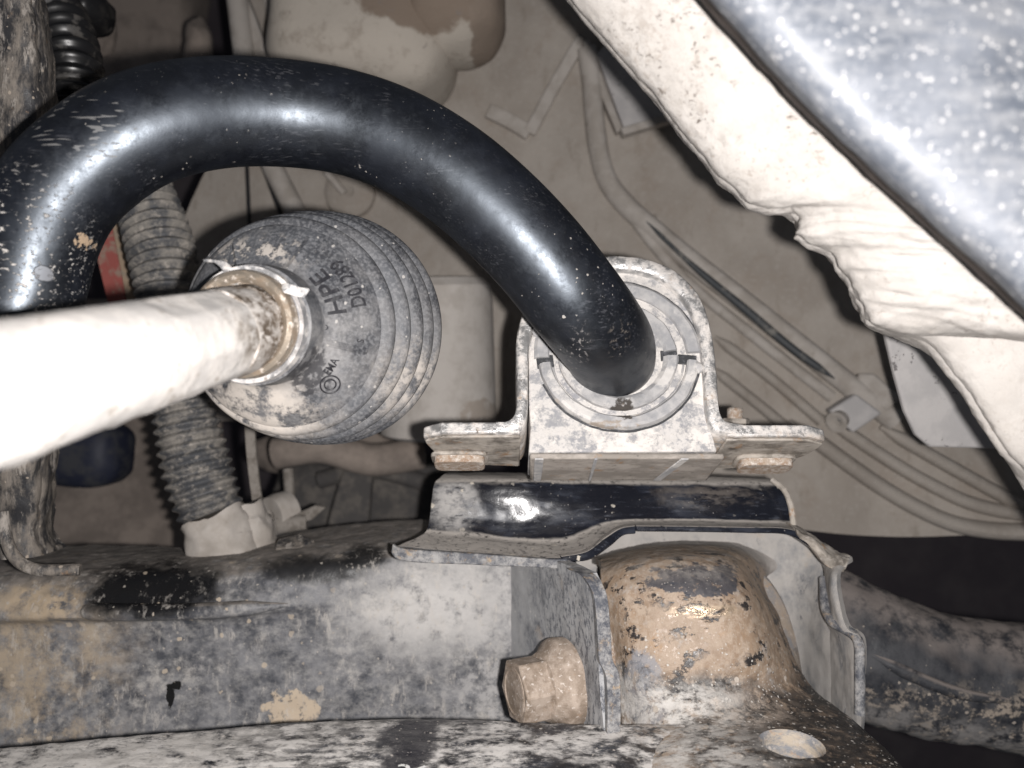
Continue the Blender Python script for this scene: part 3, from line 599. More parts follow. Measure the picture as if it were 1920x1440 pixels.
# pale box behind the boot
bx = thing('filter_canister', P(850, 800, 400), 'pale dusty canister between the boot and the clamp', 'canister')
V, f = lathe([(2, -2), (26, -2), (30, 2), (31, 10), (31, 78), (28, 80), (2, 80)], P(812, 530, 420), (0.03, .10, -1), 48, up=(0, 1, 0))
obj('body', (V, f), m_can, bx)
obj('bracket_flange', prism([P(720, 560, 395), P(795, 520, 392), P(800, 560, 392), P(740, 640, 395)], (0, 5, 0)), m_lilac, bx, bevel=.8)

# dim lower-left cavity
tag(obj('blue_cap', superell(P(165, 850, 470), (24, 20, 19), .6, amp=2, size=15), m_blue), 'dark blue plastic cap in the shadow under the tie rod', 'cap')
tag(obj('mud_sheet', shell(bumpy(loft([[(-100, 560, 560), (150, 560, 560), (420, 560, 560)], [(-100, 850, 540), (150, 850, 540), (420, 850, 540)], [(-100, 1120, 500), (150, 1120, 500), (520, 1120, 500)]], 40, 40), 3, 50), np.array([0, 4., 0])), m_brown), 'flat brown muddy sheet behind the grey hose', 'sheet')
lc = thing('lower_casting', P(640, 1000, 480), 'dim shaded casting below the boot in the background', 'casting')
obj('body', superell(P(700, 930, 500), (62, 30, 26), .5, amp=6, size=30, seed=3), m_dim, lc)
obj('rib', tube([(600, 900, 455), (690, 880, 452), (800, 905, 455)], 5, 20, 14), m_dim, lc)
obj('pipe', tube([(520, 850, 440), (600, 838, 436), (700, 862, 440), (790, 850, 450)], 9, 30, 18), m_brown, lc)
obj('web', prism([P(640, 880, 448), P(700, 868, 448), P(690, 990, 440), P(610, 990, 440)], (0, 8, 0)), m_dim, lc, bevel=2)
obj('shoulder', superell(P(560, 850, 520), (30, 22, 14), .8, amp=8, size=22, seed=6), m_brown, lc)
obj('shoulder', superell(P(680, 850, 520), (30, 20, 18), .8, amp=8, size=20, seed=8), m_brown, lc)
obj('peg', tube([(540, 880, 400), (545, 960, 395)], 2.6, 10, 10), m_tie, lc)
ct = thing('cable_tie', P(490, 1035, 345), 'dusty cable tie strap hanging below the boot', 'cable tie')
c = cr([P(*p) for p in [(466, 780, 350), (472, 860, 349), (482, 940, 348), (492, 990, 346), (512, 1040, 344)]], 40); s = np.array([2.1, 0, 0])
obj('strap', prism_strip(c - s, c + s, (0, 1.6, 0)), m_tie, ct)
obj('lock_head', box(P(490, 978, 343), (3.6, 0, -.5), (0, 3, 0), (.5, 0, 3.4)), m_tie, ct, bevel=1)
pc = thing('plug_connector', P(550, 1000, 370), 'dusty plug connector with a pointed tab by the cable tie', 'connector')
obj('collar', lathe([(3, -4), (9, -4), (10, 0), (10, 6), (3, 6)], P(520, 965, 375), (.6, .8, .1), 26), m_pale, pc)
obj('tab', prism([P(545, 968, 372), P(590, 948, 370), P(610, 952, 370), P(585, 975, 370), P(550, 985, 372)], (0, 5, 0)), m_tie, pc, bevel=1)
obj('tab', tube([(520, 985, 370), (575, 980, 372)], 4.2, 10, 12), m_tie, pc)
bw = obj('bay_wall', shell(loft([[(-900, -700, 760), (960, -700, 760), (2800, -700, 760)], [(-900, 2200, 760), (960, 2200, 760), (2800, 2200, 760)]], 12, 12), np.array([0, 10., 0])), m_dark)
tag(bw, 'dark back wall of the engine bay seen through gaps', kind='structure')

# ================================================================== left strut
ls = thing('strut', P(40, 1060, 265), 'mud streaked upright strut at the left edge', 'strut')
rows = [[(-90, -80, 268), (0, -80, 252), (42, -80, 254), (62, -80, 272)], [(-90, 120, 268), (0, 120, 252), (60, 120, 254), (90, 120, 274)],
        [(-90, 350, 270), (0, 350, 255), (72, 350, 257), (100, 350, 275)], [(-90, 700, 275), (0, 700, 262), (68, 700, 264), (98, 700, 280)],
        [(-90, 900, 280), (0, 900, 268), (62, 900, 270), (95, 900, 286)], [(-90, 1000, 284), (0, 1000, 273), (60, 1000, 275), (92, 1000, 292)],
        [(-90, 1045, 284), (0, 1050, 272), (62, 1045, 273), (112, 1030, 290)]]
obj('column', shell(bumpy(loft(rows, 60, 150), .9, 7, 4, 3), np.array([0, 4., 0])), m_pillar, ls)
c = cr([P(*p) for p in [(4, 960, 266), (10, 1005, 265), (28, 1045, 264), (60, 1066, 264), (150, 1068, 268)]], 40)
obj('foot_weld', sweep(c, 2.0, 12), m_pillar, ls)

# ================================================================== crossmember
cm = thing('crossmember', P(450, 1400, 290), 'long mottled grey crossmember with wet black patches', 'crossmember')
rows = [[(-80, 1050, 345), (130, 1028, 345), (400, 1030, 345), (560, 1000, 345), (740, 980, 345), (970, 980, 345)],
        [(-80, 1066, 305), (130, 1062, 305), (400, 1050, 305), (600, 1035, 304), (740, 1028, 303), (970, 1040, 303)],
        [(-80, 1085, 294), (130, 1085, 293), (400, 1075, 293), (600, 1060, 295), (740, 1050, 297), (970, 1055, 300)],
        [(-80, 1130, 288), (150, 1130, 286), (400, 1125, 286), (600, 1110, 292), (740, 1090, 295), (970, 1090, 300)],
        [(-80, 1160, 286), (150, 1158, 284), (400, 1152, 284), (600, 1135, 291), (740, 1120, 294), (970, 1120, 300)],
        [(-80, 1176, 289), (150, 1172, 289), (400, 1165, 289), (600, 1150, 291.5), (740, 1140, 294), (970, 1140, 300)],
        [(-80, 1290, 288), (150, 1280, 288), (400, 1270, 289), (600, 1260, 291), (740, 1255, 294), (970, 1250, 300)],
        [(-80, 1460, 284), (150, 1450, 284), (400, 1440, 286), (600, 1430, 290), (740, 1430, 293), (970, 1430, 298)]]
obj('beam', shell(bumpy(loft(rows, 220, 120), .5, 9, 4, 5), np.array([0, 6., 0])), m_cross, cm)
# ledge pressed into the beam, left part
c = cr([P(*p) for p in [(158, 1146, 285), (240, 1148, 283.5), (360, 1146, 283.5), (470, 1140, 285.5), (540, 1134, 289)]], 40)
obj('ledge', sweep(c, np.interp(np.linspace(0, 1, 40), [0, .04, .8, 1], [2.2, 3.2, 2.8, .6]), 16), m_cross, cm)
fp = [P(520, 1010, 318), P(560, 1000, 322), P(590, 1012, 318), P(560, 1028, 312), P(515, 1030, 312)]
obj('mud_flap', prism(fp, (0, 2, -3)), m_pillar, cm, bevel=.6)
# left ear plate
er = [[(950, 1030, 303), (951, 1180, 303), (952, 1440, 303)], [(1040, 1050, 262), (1050, 1200, 262), (1060, 1440, 262)], [(1098, 1076, 238), (1112, 1110, 233), (1122, 1200, 232), (1126, 1300, 231), (1140, 1440, 230)]]
eg = bumpy(loft(er, 90, 50), .35, 9, 3, 1)
obj('ear_plate', shell(eg, np.array([3.6, 1.6, 0])), m_ear, cm)
c = cr([P(*p) for p in [(1080, 1068, 243), (1105, 1080, 236), (1124, 1110, 232), (1134, 1200, 230.5), (1137, 1240, 230), (1148, 1262, 229.5), (1152, 1340, 229), (1150, 1400, 229)]], 60)
T = np.gradient(c, axis=0); s = unit(np.array([1, .35, 0]))
obj('ear_edge', prism_strip(c - s*2.1, c + s*2.1, np.array([-.6, 3, 0])), m_ear_edge, cm, bevel=.5)
# back web and right ear
wb = [[(1100, 985, 312), (1200, 985, 312), (1350, 990, 312), (1480, 995, 308), (1560, 1035, 300)],
      [(1080, 1060, 308), (1200, 1060, 310), (1350, 1060, 310), (1480, 1070, 306), (1552, 1090, 290)],
      [(1080, 1200, 306), (1200, 1200, 308), (1350, 1200, 310), (1480, 1200, 304), (1556, 1180, 280)],
      [(1080, 1420, 306), (1200, 1420, 308), (1350, 1420, 310), (1480, 1420, 304), (1560, 1420, 278)]]
obj('back_web', shell(bumpy(loft(wb, 90, 60), .6, 12, 3, 8), np.array([0, 4., 0])), m_web, cm)
re_ = [[(1535, 1040, 292), (1590, 1048, 280), (1592, 1056, 280)], [(1545, 1075, 286), (1560, 1080, 270), (1570, 1082, 268)],
       [(1548, 1170, 284), (1575, 1176, 265), (1588, 1178, 262)], [(1550, 1200, 284), (1596, 1200, 262), (1613, 1198, 258)], [(1550, 1300, 284), (1600, 1320, 260), (1614, 1320, 256)], [(1550, 1420, 284), (1600, 1420, 260), (1614, 1420, 256)]]
obj('ear_plate', shell(bumpy(loft(re_, 40, 80), .4, 8, 3, 2), np.array([2.5, 3., 0])), m_web, cm)
c = cr([P(*p) for p in [(1545, 1085, 284), (1548, 1140, 276), (1560, 1165, 270), (1600, 1190, 262), (1610, 1205, 259), (1612, 1260, 257), (1612, 1340, 256)]], 60)
obj('ear_edge', sweep(c, 1.7, 12), m_ear_edge, cm)

# ================================================================== bolt
ax = unit((math.cos(math.radians(24)), math.sin(math.radians(24)), .02))
bo = thing('flange_bolt', P(1050, 1360, 250), 'dirt coated hex flange bolt on the crossmember ear', 'bolt')
BO = P(964, 1298, 247)
a, x, y = basis(ax)
hexp = []
hx = [BO + 10.2*(math.cos(math.radians(60*i+8))*x + math.sin(math.radians(60*i+8))*y) for i in range(6)]
hh = obj('hex_head', prism(hx, ax*12), m_bolt, bo, bevel=.6, seg=2)
obj('head_dimple', lathe([(0.2, .6), (5.8, .5), (6.7, -.35), (7.6, -.2), (7.8, .6)], BO, ax, 40), m_bolt, hh)
obj('flange', lathe([(8, 8.5), (10.2, 9.4), (11.2, 11.4), (13.6, 13.6), (14.1, 14.8), (13.9, 18.5), (8, 18.5)], BO, ax, 60), m_bolt, bo)

# ================================================================== control arm
ca = thing('control_arm', P(1300, 1440, 225), 'black control arm with rusty bushing eye and round hole', 'control arm')
def Zp(px, py, z=-100., dd=0): return (px, py, -z*F/(py-720) + dd)
edge_ = [(-90, 1412), (150, 1390), (400, 1368), (640, 1351), (900, 1350), (1000, 1356), (1150, 1358), (1240, 1358), (1340, 1358)]
rows = [[(p_[0], p_[1] + 16, Zp(*p_)[2] + 5) for p_ in edge_], [(p_[0], p_[1] + 5, Zp(*p_)[2] + 3.5) for p_ in edge_], [Zp(*p_) for p_ in edge_],
        [Zp(p_[0], p_[1] + 14, -99.8) for p_ in edge_],
        [Zp(p_[0], max(1432, p_[1] + 40), -99.8 - max(0, p_[0]-1180)*.02) for p_ in edge_],
        [Zp(p_[0], max(1560, p_[1] + 90), -102) for p_ in edge_],
        [Zp(p_[0], 1760, -108) for p_ in edge_]]
G = bumpy(loft(rows, 240, 90), .35, 7, 4, 12)
GA = G
arm = obj('arm_body', shell(G, np.array([0, 1.0, -5.0])), m_arm, ca)
rows = [[(1108, 1044, 310), (1192, 1022, 310), (1290, 1014, 311), (1396, 1022, 311), (1470, 1062, 309), (1474, 1080, 313)],
        [(1126, 1054, 285), (1195, 1037, 284), (1290, 1030, 285), (1385, 1038, 290), (1436, 1074, 299), (1432, 1088, 312)],
        [(1126, 1078, 272), (1178, 1062, 267), (1290, 1052, 264), (1378, 1064, 269), (1438, 1108, 294), (1446, 1118, 302)],
        [(1130, 1110, 266), (1172, 1106, 259), (1290, 1102, 252.6), (1390, 1112, 256), (1455, 1150, 281), (1463, 1158, 292)],
        [(1142, 1170, 263), (1184, 1167, 254.5), (1290, 1164, 249.4), (1400, 1172, 250.5), (1472, 1196, 275), (1480, 1204, 286)],
        [(1154, 1238, 260), (1196, 1238, 250), (1290, 1236, 246.2), (1410, 1238, 247.5), (1492, 1248, 270), (1501, 1258, 281)],
        [(1160, 1290, 256), (1208, 1288, 244.5), (1292, 1284, 243.5), (1420, 1280, 249), (1520, 1290, 267), (1530, 1300, 277)],
        [(1164, 1326, 256), (1226, 1320, 244), (1300, 1312, 240.5), (1430, 1304, 246.5), (1548, 1314, 260), (1559, 1324, 269)],
        [(1168, 1362, 254), (1246, 1346, 239), (1312, 1336, 238), (1442, 1326, 243.5), (1580, 1338, 250), (1592, 1349, 258)],
        [(1190, 1385, 232), (1262, 1370, 230.2), (1330, 1362, 232.2), (1455, 1350, 236.5), (1612, 1366, 239), (1626, 1378, 246)],
        [Zp(1200, 1432, -101.6), Zp(1275, 1420, -99.0), Zp(1345, 1412, -98.6), Zp(1465, 1404, -98.8), (1668, 1420, 219), (1684, 1434, 226)],
        [Zp(1210, 1530, -102.6), Zp(1290, 1520, -99.5), Zp(1360, 1515, -99.2), Zp(1480, 1510, -99.5), (1735, 1520, 194), (1752, 1536, 200)],
        [Zp(1210, 1760, -108), Zp(1290, 1760, -106), Zp(1360, 1760, -106), Zp(1480, 1760, -106), (1840, 1760, 160), (1860, 1780, 166)]]
G = loft(rows, 190, 200)
N_ = gnormals(G)
for i in range(G.shape[0]):
    for j in range(G.shape[1]):
        p = G[i, j]; G[i, j] = p + N_[i, j]*(.30*fbm(p, 7, 4, 12) + .12*fbm(p, 1.6, 3, 3))
cast = obj('cast_eye', shell(G, np.array([0, 3.5, -3.0])), m_eye, ca)
HO = P(1485, 1392, 220)
D = np.linalg.norm(G - HO, axis=2); iy, ix = np.unravel_index(np.argmin(D), D.shape); HO = G[iy, ix]; hn = unit(-N_[iy, ix]*.4 + np.array([0, .10, -1])*.6)
cut(cast, lathe([(0.01, -9), (8.8, -9), (8.8, 16), (0.01, 16)], HO, hn, 56))
obj('hole_sleeve', lathe([(8.8, .2), (8.2, .7), (7.9, 1.5), (7.9, 4.6), (7.3, 5.2), (7.3, 10.5), (8.8, 10.5)], HO, hn, 56), m_sleeve, ca)
a_, b_ = cr([P(*p) for p in [(1392, 1052, 304), (1432, 1078, 296), (1468, 1128, 289), (1490, 1190, 283), (1502, 1250, 277), (1507, 1284, 274)]], 50), cr([P(*p) for p in [(1380, 1066, 303), (1416, 1098, 293), (1445, 1146, 285), (1468, 1198, 278), (1490, 1254, 272), (1510, 1290, 269)]], 50)
obj('eye_flange', prism_strip(a_, b_, np.array([.8, 3.5, 0])), m_rim, ca, bevel=.8)
a_, b_ = cr([P(*p) for p in [(1122, 1130, 247), (1134, 1190, 246), (1140, 1250, 245), (1146, 1372, 243)]], 30), cr([P(*p) for p in [(1134, 1130, 249), (1150, 1200, 248), (1156, 1250, 247), (1164, 1372, 245)]], 30)
obj('inner_sleeve', prism_strip(a_, b_, np.array([0, 3., 0])), m_bossrust, ca, bevel=.4)
G = GA
# stamped, cropped print at the bottom edge
tv, tf = text_mesh('36', 9.0)
T3 = []
C0 = P(772, 1446, 206)
D = np.linalg.norm(G - C0, axis=2); iy, ix = np.unravel_index(np.argmin(D), D.shape); nn = gnormals(G)[iy, ix]; C0 = G[iy, ix]
ux = unit(np.array([1, 0, .02]) - nn*np.dot(nn, [1, 0, .02])); uy = np.cross(nn, ux); uy = uy if uy[2] > 0 else -uy
obj('painted_mark', prism_strip([C0+ux*12+uy*2.0+nn*.1, C0+ux*21+uy*3.0+nn*.1], [C0+ux*12.6-uy*5+nn*.1, C0+ux*22-uy*5+nn*.1], nn*.15), m_white_print, ca)
obj('lettering', (np.array([C0 + v[0]*ux + (v[1]-3.2)*uy + nn*.35 for v in tv]), tf), m_white_print, ca, smooth=False)

# ================================================================== flaking arm tube at right
at = thing('suspension_arm', P(1800, 1400, 330), 'flaking black suspension arm tube at the right edge', 'suspension arm')
q = cr([P(*p) for p in [(1500, 1165, 345), (1580, 1205, 336), (1680, 1245, 330), (1790, 1272, 326), (1920, 1290, 322), (2120, 1320, 320)]], 90)
V, f = sweep(q, np.interp(np.linspace(0, 1, 90), [0, .2, .5, 1], [29, 27, 24.5, 26]), 60)
V = np.array([v + 1.0*fbm(v, 9, 4, 3)*unit(v - q[np.argmin(np.linalg.norm(q - v, axis=1))]) for v in V])
obj('tube', (V, f), m_tube, at)
c = cr([P(*p) for p in [(1610, 1215, 311), (1700, 1262, 306), (1800, 1300, 302), (1930, 1318, 300)]], 40)
obj('weld_ridge', sweep(c, np.interp(np.linspace(0, 1, 40), [0, .2, .6, 1], [.6, 2.6, 2.4, .6]), 12), m_tube, at)
# ================================================================== mounting bracket (black pressed steel)
mb = thing('mount_bracket', P(1150, 1060, 275), 'glossy black pressed mount under the grey bushing', 'mount bracket')
rows = [[(840, 886, 312), (965, 886, 312), (1060, 888, 312), (1200, 890, 312), (1360, 892, 312), (1440, 896, 312)],
        [(828, 893, 294), (965, 893, 293), (1060, 894, 294), (1200, 897, 294), (1360, 899, 294), (1450, 903, 294)],
        [(815, 906, 289), (965, 903, 286.5), (1060, 905, 289), (1200, 907, 290), (1360, 909, 290), (1468, 922, 291)],
        [(810, 935, 287), (965, 930, 284.5), (1060, 932, 286), (1200, 930, 287), (1360, 932, 287), (1480, 945, 289)],
        [(806, 970, 284.5), (900, 975, 284), (965, 980, 283.2), (1060, 980, 282.6), (1140, 960, 284), (1250, 960, 284.5), (1360, 964, 284.5), (1485, 970, 287)],
        [(800, 994, 282), (900, 1002, 281), (965, 1010, 280.5), (1060, 1010, 279), (1140, 978, 282), (1250, 974, 283), (1360, 976, 283), (1486, 981, 285)],
        [(785, 1006, 277), (900, 1016, 275), (965, 1024, 274), (1060, 1025, 273), (1145, 986, 279), (1250, 980, 280), (1360, 982, 280), (1487, 986, 282)],
        [(744, 1024, 266), (900, 1038, 264), (1040, 1048, 262), (1095, 1036, 263), (1172, 989, 272), (1250, 986, 274), (1360, 988, 274), (1492, 993, 275)]]
G = bumpy(loft(rows, 200, 90), .3, 10, 3, 4)
obj('pressing', shell(G, np.array([0, 3.0, -1.0])), m_mount, mb, angle=60)
def edge(top, bot, name, t=2.6):
    a, b = cr([P(*p) for p in top], 60), cr([P(*p) for p in bot], 60)
    return obj(name, prism_strip(a, b, np.array([0, t, 0])), m_ear_edge if 'lip' in name else m_mount, mb, bevel=.5)
edge([(736, 1020, 265.0), (744, 1026, 264.0), (900, 1039, 262.0), (1040, 1049, 260.0), (1060, 1048, 260.0)], [(733, 1036, 265.0), (743, 1048, 264.0), (900, 1060, 262.0), (1050, 1068, 260.0), (1112, 1080, 258.0)], 'front_lip')
edge([(1050, 1044, 260.5), (1100, 1034, 261.0), (1135, 1008, 264.5), (1165, 990, 269.0), (1192, 986, 270.5)], [(1060, 1054, 260.5), (1105, 1050, 261.0), (1145, 1024, 264.5), (1170, 1004, 269.0), (1192, 1001, 270.5)], 'joggle_edge', 4)
edge([(1192, 986, 272.0), (1300, 987, 272.5), (1400, 989, 273.0), (1480, 992, 274.0), (1520, 1010, 275.0), (1548, 1032, 275.0)], [(1192, 997, 272.0), (1300, 998, 272.5), (1400, 1000, 273.0), (1480, 1004, 274.0), (1510, 1020, 275.0), (1540, 1044, 275.0)], 'rear_edge', 4)
tl = [P(1478, 985, 276), P(1492, 992, 266), P(1520, 1010, 265.5), (P(1548, 1032, 265)), P(1592, 1046, 270), P(1586, 1064, 268), P(1545, 1070, 265), P(1540, 1046, 266)]
obj('torn_corner', shell(bumpy(loft([[(1470, 975, 290), (1520, 1000, 285), (1560, 1028, 282), (1594, 1042, 280)], [(1490, 994, 274), (1520, 1012, 273), (1552, 1040, 273), (1590, 1056, 276)], [(1500, 1010, 274), (1520, 1022, 274), (1548, 1060, 274), (1580, 1072, 277)]], 40, 24), .8, 5, 4, 6), np.array([0, 3., 0])), m_foot, mb)
obj('side_edge', sweep(cr([P(*p) for p in [(1448, 900, 291), (1470, 918, 287), (1482, 945, 285.5), (1488, 985, 284)]], 30), 1.1, 10), m_foot, mb)

# ================================================================== clamp bracket and bushing
TH = math.radians(24)
EX = np.array([1., 0, 0]); E_A = np.array([0, math.cos(TH), -math.sin(TH)]); E_U = np.array([0, math.sin(TH), math.cos(TH)])
BO_ = P(1158, 655, 258)
def H(px, py, a=0.): return hit(px, py, BO_ + a*E_A, E_A)
kb = thing('clamp_bracket', H(1158, 812, 15), 'bright galvanised strap bracket clamped around the grey bushing', 'bracket')
outer = [(930, 789), (955, 786), (966, 770), (968, 700), (968, 640), (975, 600), (990, 565), (1015, 530), (1050, 503), (1100, 484), (1158, 477), (1210, 482), (1255, 499), (1295, 530), (1320, 570), (1335, 620), (1341, 660), (1346, 710), (1351, 768), (1360, 787), (1395, 794)]
inner = [(930, 812), (962, 811), (980, 800), (989, 770), (990, 700), (992, 650), (998, 615), (1010, 585), (1032, 552), (1064, 526), (1105, 509), (1158, 503), (1203, 508), (1242, 523), (1273, 550), (1296, 582), (1310, 620), (1316, 660), (1321, 710), (1326, 775), (1338, 806), (1395, 818)]
a = cr([H(*p) for p in outer], 120); b = cr([H(*p) for p in inner], 120)
rings = np.array([a*(1-t) + b*t for t in (0, .12, .5, .88, 1)])
off = np.array([1.2, .35, 0, .35, 1.2])
rings = rings + off[:, None, None]*E_A
for i in range(5):
    for j in range(120): rings[i, j] += E_A*.45*fbm(rings[i, j], 3.5, 4, 9) + E_U*.25*fbm(rings[i, j], 5, 3, 2)
obj('strap', shell(rings, E_A*29), m_strap, kb, angle=50)
def foot(sgn, front, end, name='foot'):
    xs = lambda px: (px - 1158)*258/F
    ut = np.dot(H(front, 790) - BO_, E_U); ub = np.dot(H(front, 811 if sgn < 0 else 817) - BO_, E_U); 
    if sgn > 0: ut = np.dot(H(front, 795) - BO_, E_U)
    x0, x1, x2 = (xs(975), xs(832), xs(798)) if sgn < 0 else (xs(1345), xs(1494), xs(1530))
    plan = [(x0, .4), (x1, .4), (x2, 4.5), (x2, 8 if sgn < 0 else 9), (x2 - sgn*2, 17), (x2 - sgn*5.5, 23), (x2 - sgn*9, 29), (x0, 31)]
    poly = [BO_ + px_*EX + a_*E_A + ut*E_U for px_, a_ in plan]
    o = obj(name, prism(poly, (ub-ut)*E_U), m_strap, kb, bevel=.7, seg=3)
    under = [BO_ + (px_ - sgn*.6*(px_ != x0))*EX + (a_ + (1.2 if a_ < 5 else -.4))*E_A + (ub-.0)*E_U for px_, a_ in plan]
    u = obj('mud_crust', prism(under, -.9*E_U), m_foot, o, bevel=.5)
    bx0, bx1 = (xs(812), xs(908)) if sgn < 0 else (xs(1392), xs(1492))
    c_ = BO_ + (bx0+bx1)/2*EX + 20*E_A + (ub-1.5)*E_U
    hw = abs(bx1-bx0)/2
    t = np.linspace(0, 2*np.pi, 28, endpoint=False)
    pl_ = [c_ + (np.sign(math.cos(q))*abs(math.cos(q))**.35*hw)*EX + np.sign(math.sin(q))*abs(math.sin(q))**.5*5.0*E_A for q in t]
    obj('slot_boss', prism(pl_, -2.9*E_U), m_bossrust, o, bevel=.4)
    obj('slot_lip', prism([c_ + (p - c_)*1.14 + .8*E_U for p in pl_], -1.4*E_U), m_foot, o, bevel=.5)
foot(-1, 900, 0); foot(1, 1430, 0)

rb = thing('rubber_bushing', H(1158, 845, 15), 'dusty grey split rubber bushing with concentric rings', 'bushing')
blk = [(991, 848), (995, 800), (992, 760), (991, 650), (1010, 588), (1064, 528), (1158, 505), (1242, 525), (1296, 584), (1315, 660), (1325, 775), (1345, 846)]
poly = [H(px, py, 3.2) for px, py in blk]
bk = obj('body', prism(poly, E_A*24), m_bush_face, rb, bevel=.6)
low = [(985, 848), (1345, 846)]
us = np.dot(H(1158, 848, 3.2) - BO_, E_U); xa, xb = (986-1158)*.172, (1300-1158)*.172
bw_ = [BO_ + xx*EX + aa*E_A + us*E_U for xx, aa in ((xa+1, 3.6), (31.6, 3.6), (31.2, 27), (xa+1.5, 27))]
obj('base', prism(bw_, -1.9*E_U), m_bush_low, rb, bevel=.7)
for p0, p1, sk in ((1002, 1018, 0), (1262, 1276, 5), (1108, 1114, 0)):
    x0, x1 = (p0-1158)*.1735, (p1-1158)*.1735
    obj('base_rib', prism([BO_ + x0*EX + 3.4*E_A + (us-1.7)*E_U, BO_ + x1*EX + 3.4*E_A + (us-1.7)*E_U, BO_ + (x1-sk)*EX + 26*E_A + (us-1.7)*E_U, BO_ + (x0-sk)*EX + 26*E_A + (us-1.7)*E_U], -.6*E_U), m_bush, rb, bevel=.25)
RC = H(1160, 658, 0)
def ring(name, prof, a0, a1, mat, k=110):
    V, f = lathe(prof, RC, E_A, k, a0, a1, True, up=E_U)
    V = np.array([v - E_A*(.28*fbm(v, 4, 4, 3)) + unit(v - RC)*.22*fbm(v, 5, 3, 7) for v in V])
    return obj(name, (V, f), mat, rb, angle=30)
a_up0, a_up1, a_lo0, a_lo1 = 1.5, 183, -171, -7
pro_o = [(22.2, 6), (22.2, 1.2), (22.7, .5), (24.9, .3), (25.8, .9), (26.1, 2.2), (26.1, 6)]
pro_o2 = [(22.4, 6), (22.4, 2.4), (22.8, 1.8), (26.2, 1.4), (27.2, 2.2), (27.4, 6)]
pro_i = [(14.7, 8), (14.7, 3.4), (16.0, 2.2), (18.9, 1.8), (19.5, 2.6), (19.6, 8)]
pro_m = [(19.5, 9), (19.5, 5.0), (20.5, 3.6), (21.6, 4.6), (22.5, 5.4), (22.5, 9)]
ring('outer_ring_half', pro_o2, a_up0, a_up1, m_bush); ring('outer_ring_half', pro_o, a_lo0, a_lo1, m_bush)
ring('groove_half', pro_m, a_up0+1, a_up1, m_bush_low); ring('groove_half', pro_m, a_lo0, a_lo1-1, m_bush_low)
pro_s = [(26.2, 6), (26.2, 2.9), (26.9, 2.9), (26.9, 6)]
ring('seam_line', pro_s, a_lo0+14, a_lo1-6, m_gap); ring('seam_line', [(r+1.1, q_) for r, q_ in pro_s], a_up0+4, a_up1-60, m_gap)
ring('mid_rib', [(21.0, 9), (21.0, 3.4), (21.5, 2.8), (22.0, 3.4), (22.0, 9)], a_lo0, a_lo1-1, m_bush); ring('mid_rib', [(21.2, 9), (21.2, 3.8), (21.7, 3.2), (22.2, 3.8), (22.2, 9)], a_up0+2, a_up1, m_bush)
ring('inner_ring_half', pro_i, a_up0+3, a_up1+2, m_bush); ring('inner_ring_half', [(r, s-.9) for r, s in pro_i], a_lo0-2, a_lo1+4, m_bush)
def tab(ang, r0, r1, hw, s0, s1):
    a, x, y = basis(E_A, E_U); t = math.radians(ang); R_ = math.cos(t)*x + math.sin(t)*y; Q = -math.sin(t)*x + math.cos(t)*y
    obj('split_tab', prism([RC + r0*R_ - hw*Q + s0*E_A, RC + r1*R_ - hw*Q + s0*E_A, RC + r1*R_ + hw*Q + s0*E_A, RC + r0*R_ + hw*Q + s0*E_A], E_A*(s1-s0)), m_gap, rb, bevel=.2)
tab(-1, 14, 19.5, 1.9, 3.0, 8); tab(-4.5, 19.6, 25.6, 1.7, 2.6, 8); tab(186, 21, 26.5, 2.2, 2.6, 8); tab(184, 15, 21, 2.0, 3.4, 8)
obj('mould_pip', superell(H(1308, 690, 1.6), (1.9, 1.4, 1.9), 1, 20, 12), m_bush, rb)
obj('mould_pip', superell(H(1008, 622, 1.6), (1.8, 1.3, 1.8), 1, 20, 12), m_bush, rb)

sd = thing('stud_nut', P(1380, 795, 290), 'small rusty stud standing behind the right foot of the bracket', 'stud')
obj('stud', lathe([(0.1, 0), (2.2, 0), (2.8, .6), (2.8, 8), (0.1, 8)], P(1378, 764, 292), (0, 0, -1), 20, up=(0, 1, 0)), m_bossrust, sd)
obj('nut', lathe([(0.1, 0), (4.6, 0), (4.9, .5), (4.9, 5), (0.1, 5)], P(1380, 784, 292), (0, 0, -1), 6, up=(0, 1, 0)), m_foot, sd, smooth=False)

# ================================================================== stabilizer bar
pts = [(-260, 980, 190), (-110, 830, 196), (-15, 680, 202), (40, 545, 206), (66, 448, 209), (112, 358, 212), (185, 288, 215), (255, 245, 219), (330, 220, 224), (430, 207, 235), (550, 211, 239), (650, 227, 241), (745, 260, 241), (845, 319, 240), (930, 390, 239), (1010, 473, 238), (1073, 552, 240)]
def bar_R(x):                  # distance of the bar from the lens, eased between the turning points of its sweep
    ks = [(-300, 244), (215, 239), (560, 246.5), (1010, 235), (1200, 241)]
    for (xa_, ra_), (xb_, rb_) in zip(ks, ks[1:]):
        if x <= xb_: return ra_ + (rb_-ra_)*(.5 - .5*math.cos(math.pi*max(0, (x-xa_)/(xb_-xa_))))
pts = [(p[0], p[1] + 4, bar_R(p[0]) / math.sqrt(1 + ((p[0]-960)/F)**2 + ((p[1]-720)/F)**2)) for p in pts]
c3 = [P(*p) for p in pts] + [P(1118, 615, 242), P(1142, 652, 254), RC + E_A*12 - EX*1.4, RC + E_A*34 - EX*1.0, RC + E_A*70]
q = cr(c3, 260)
sb = obj('stabilizer_bar', sweep(q, 14.5, 80), m_bar)
tag(sb, 'thick glossy black stabilizer bar arching into the grey bushing', 'stabilizer bar')

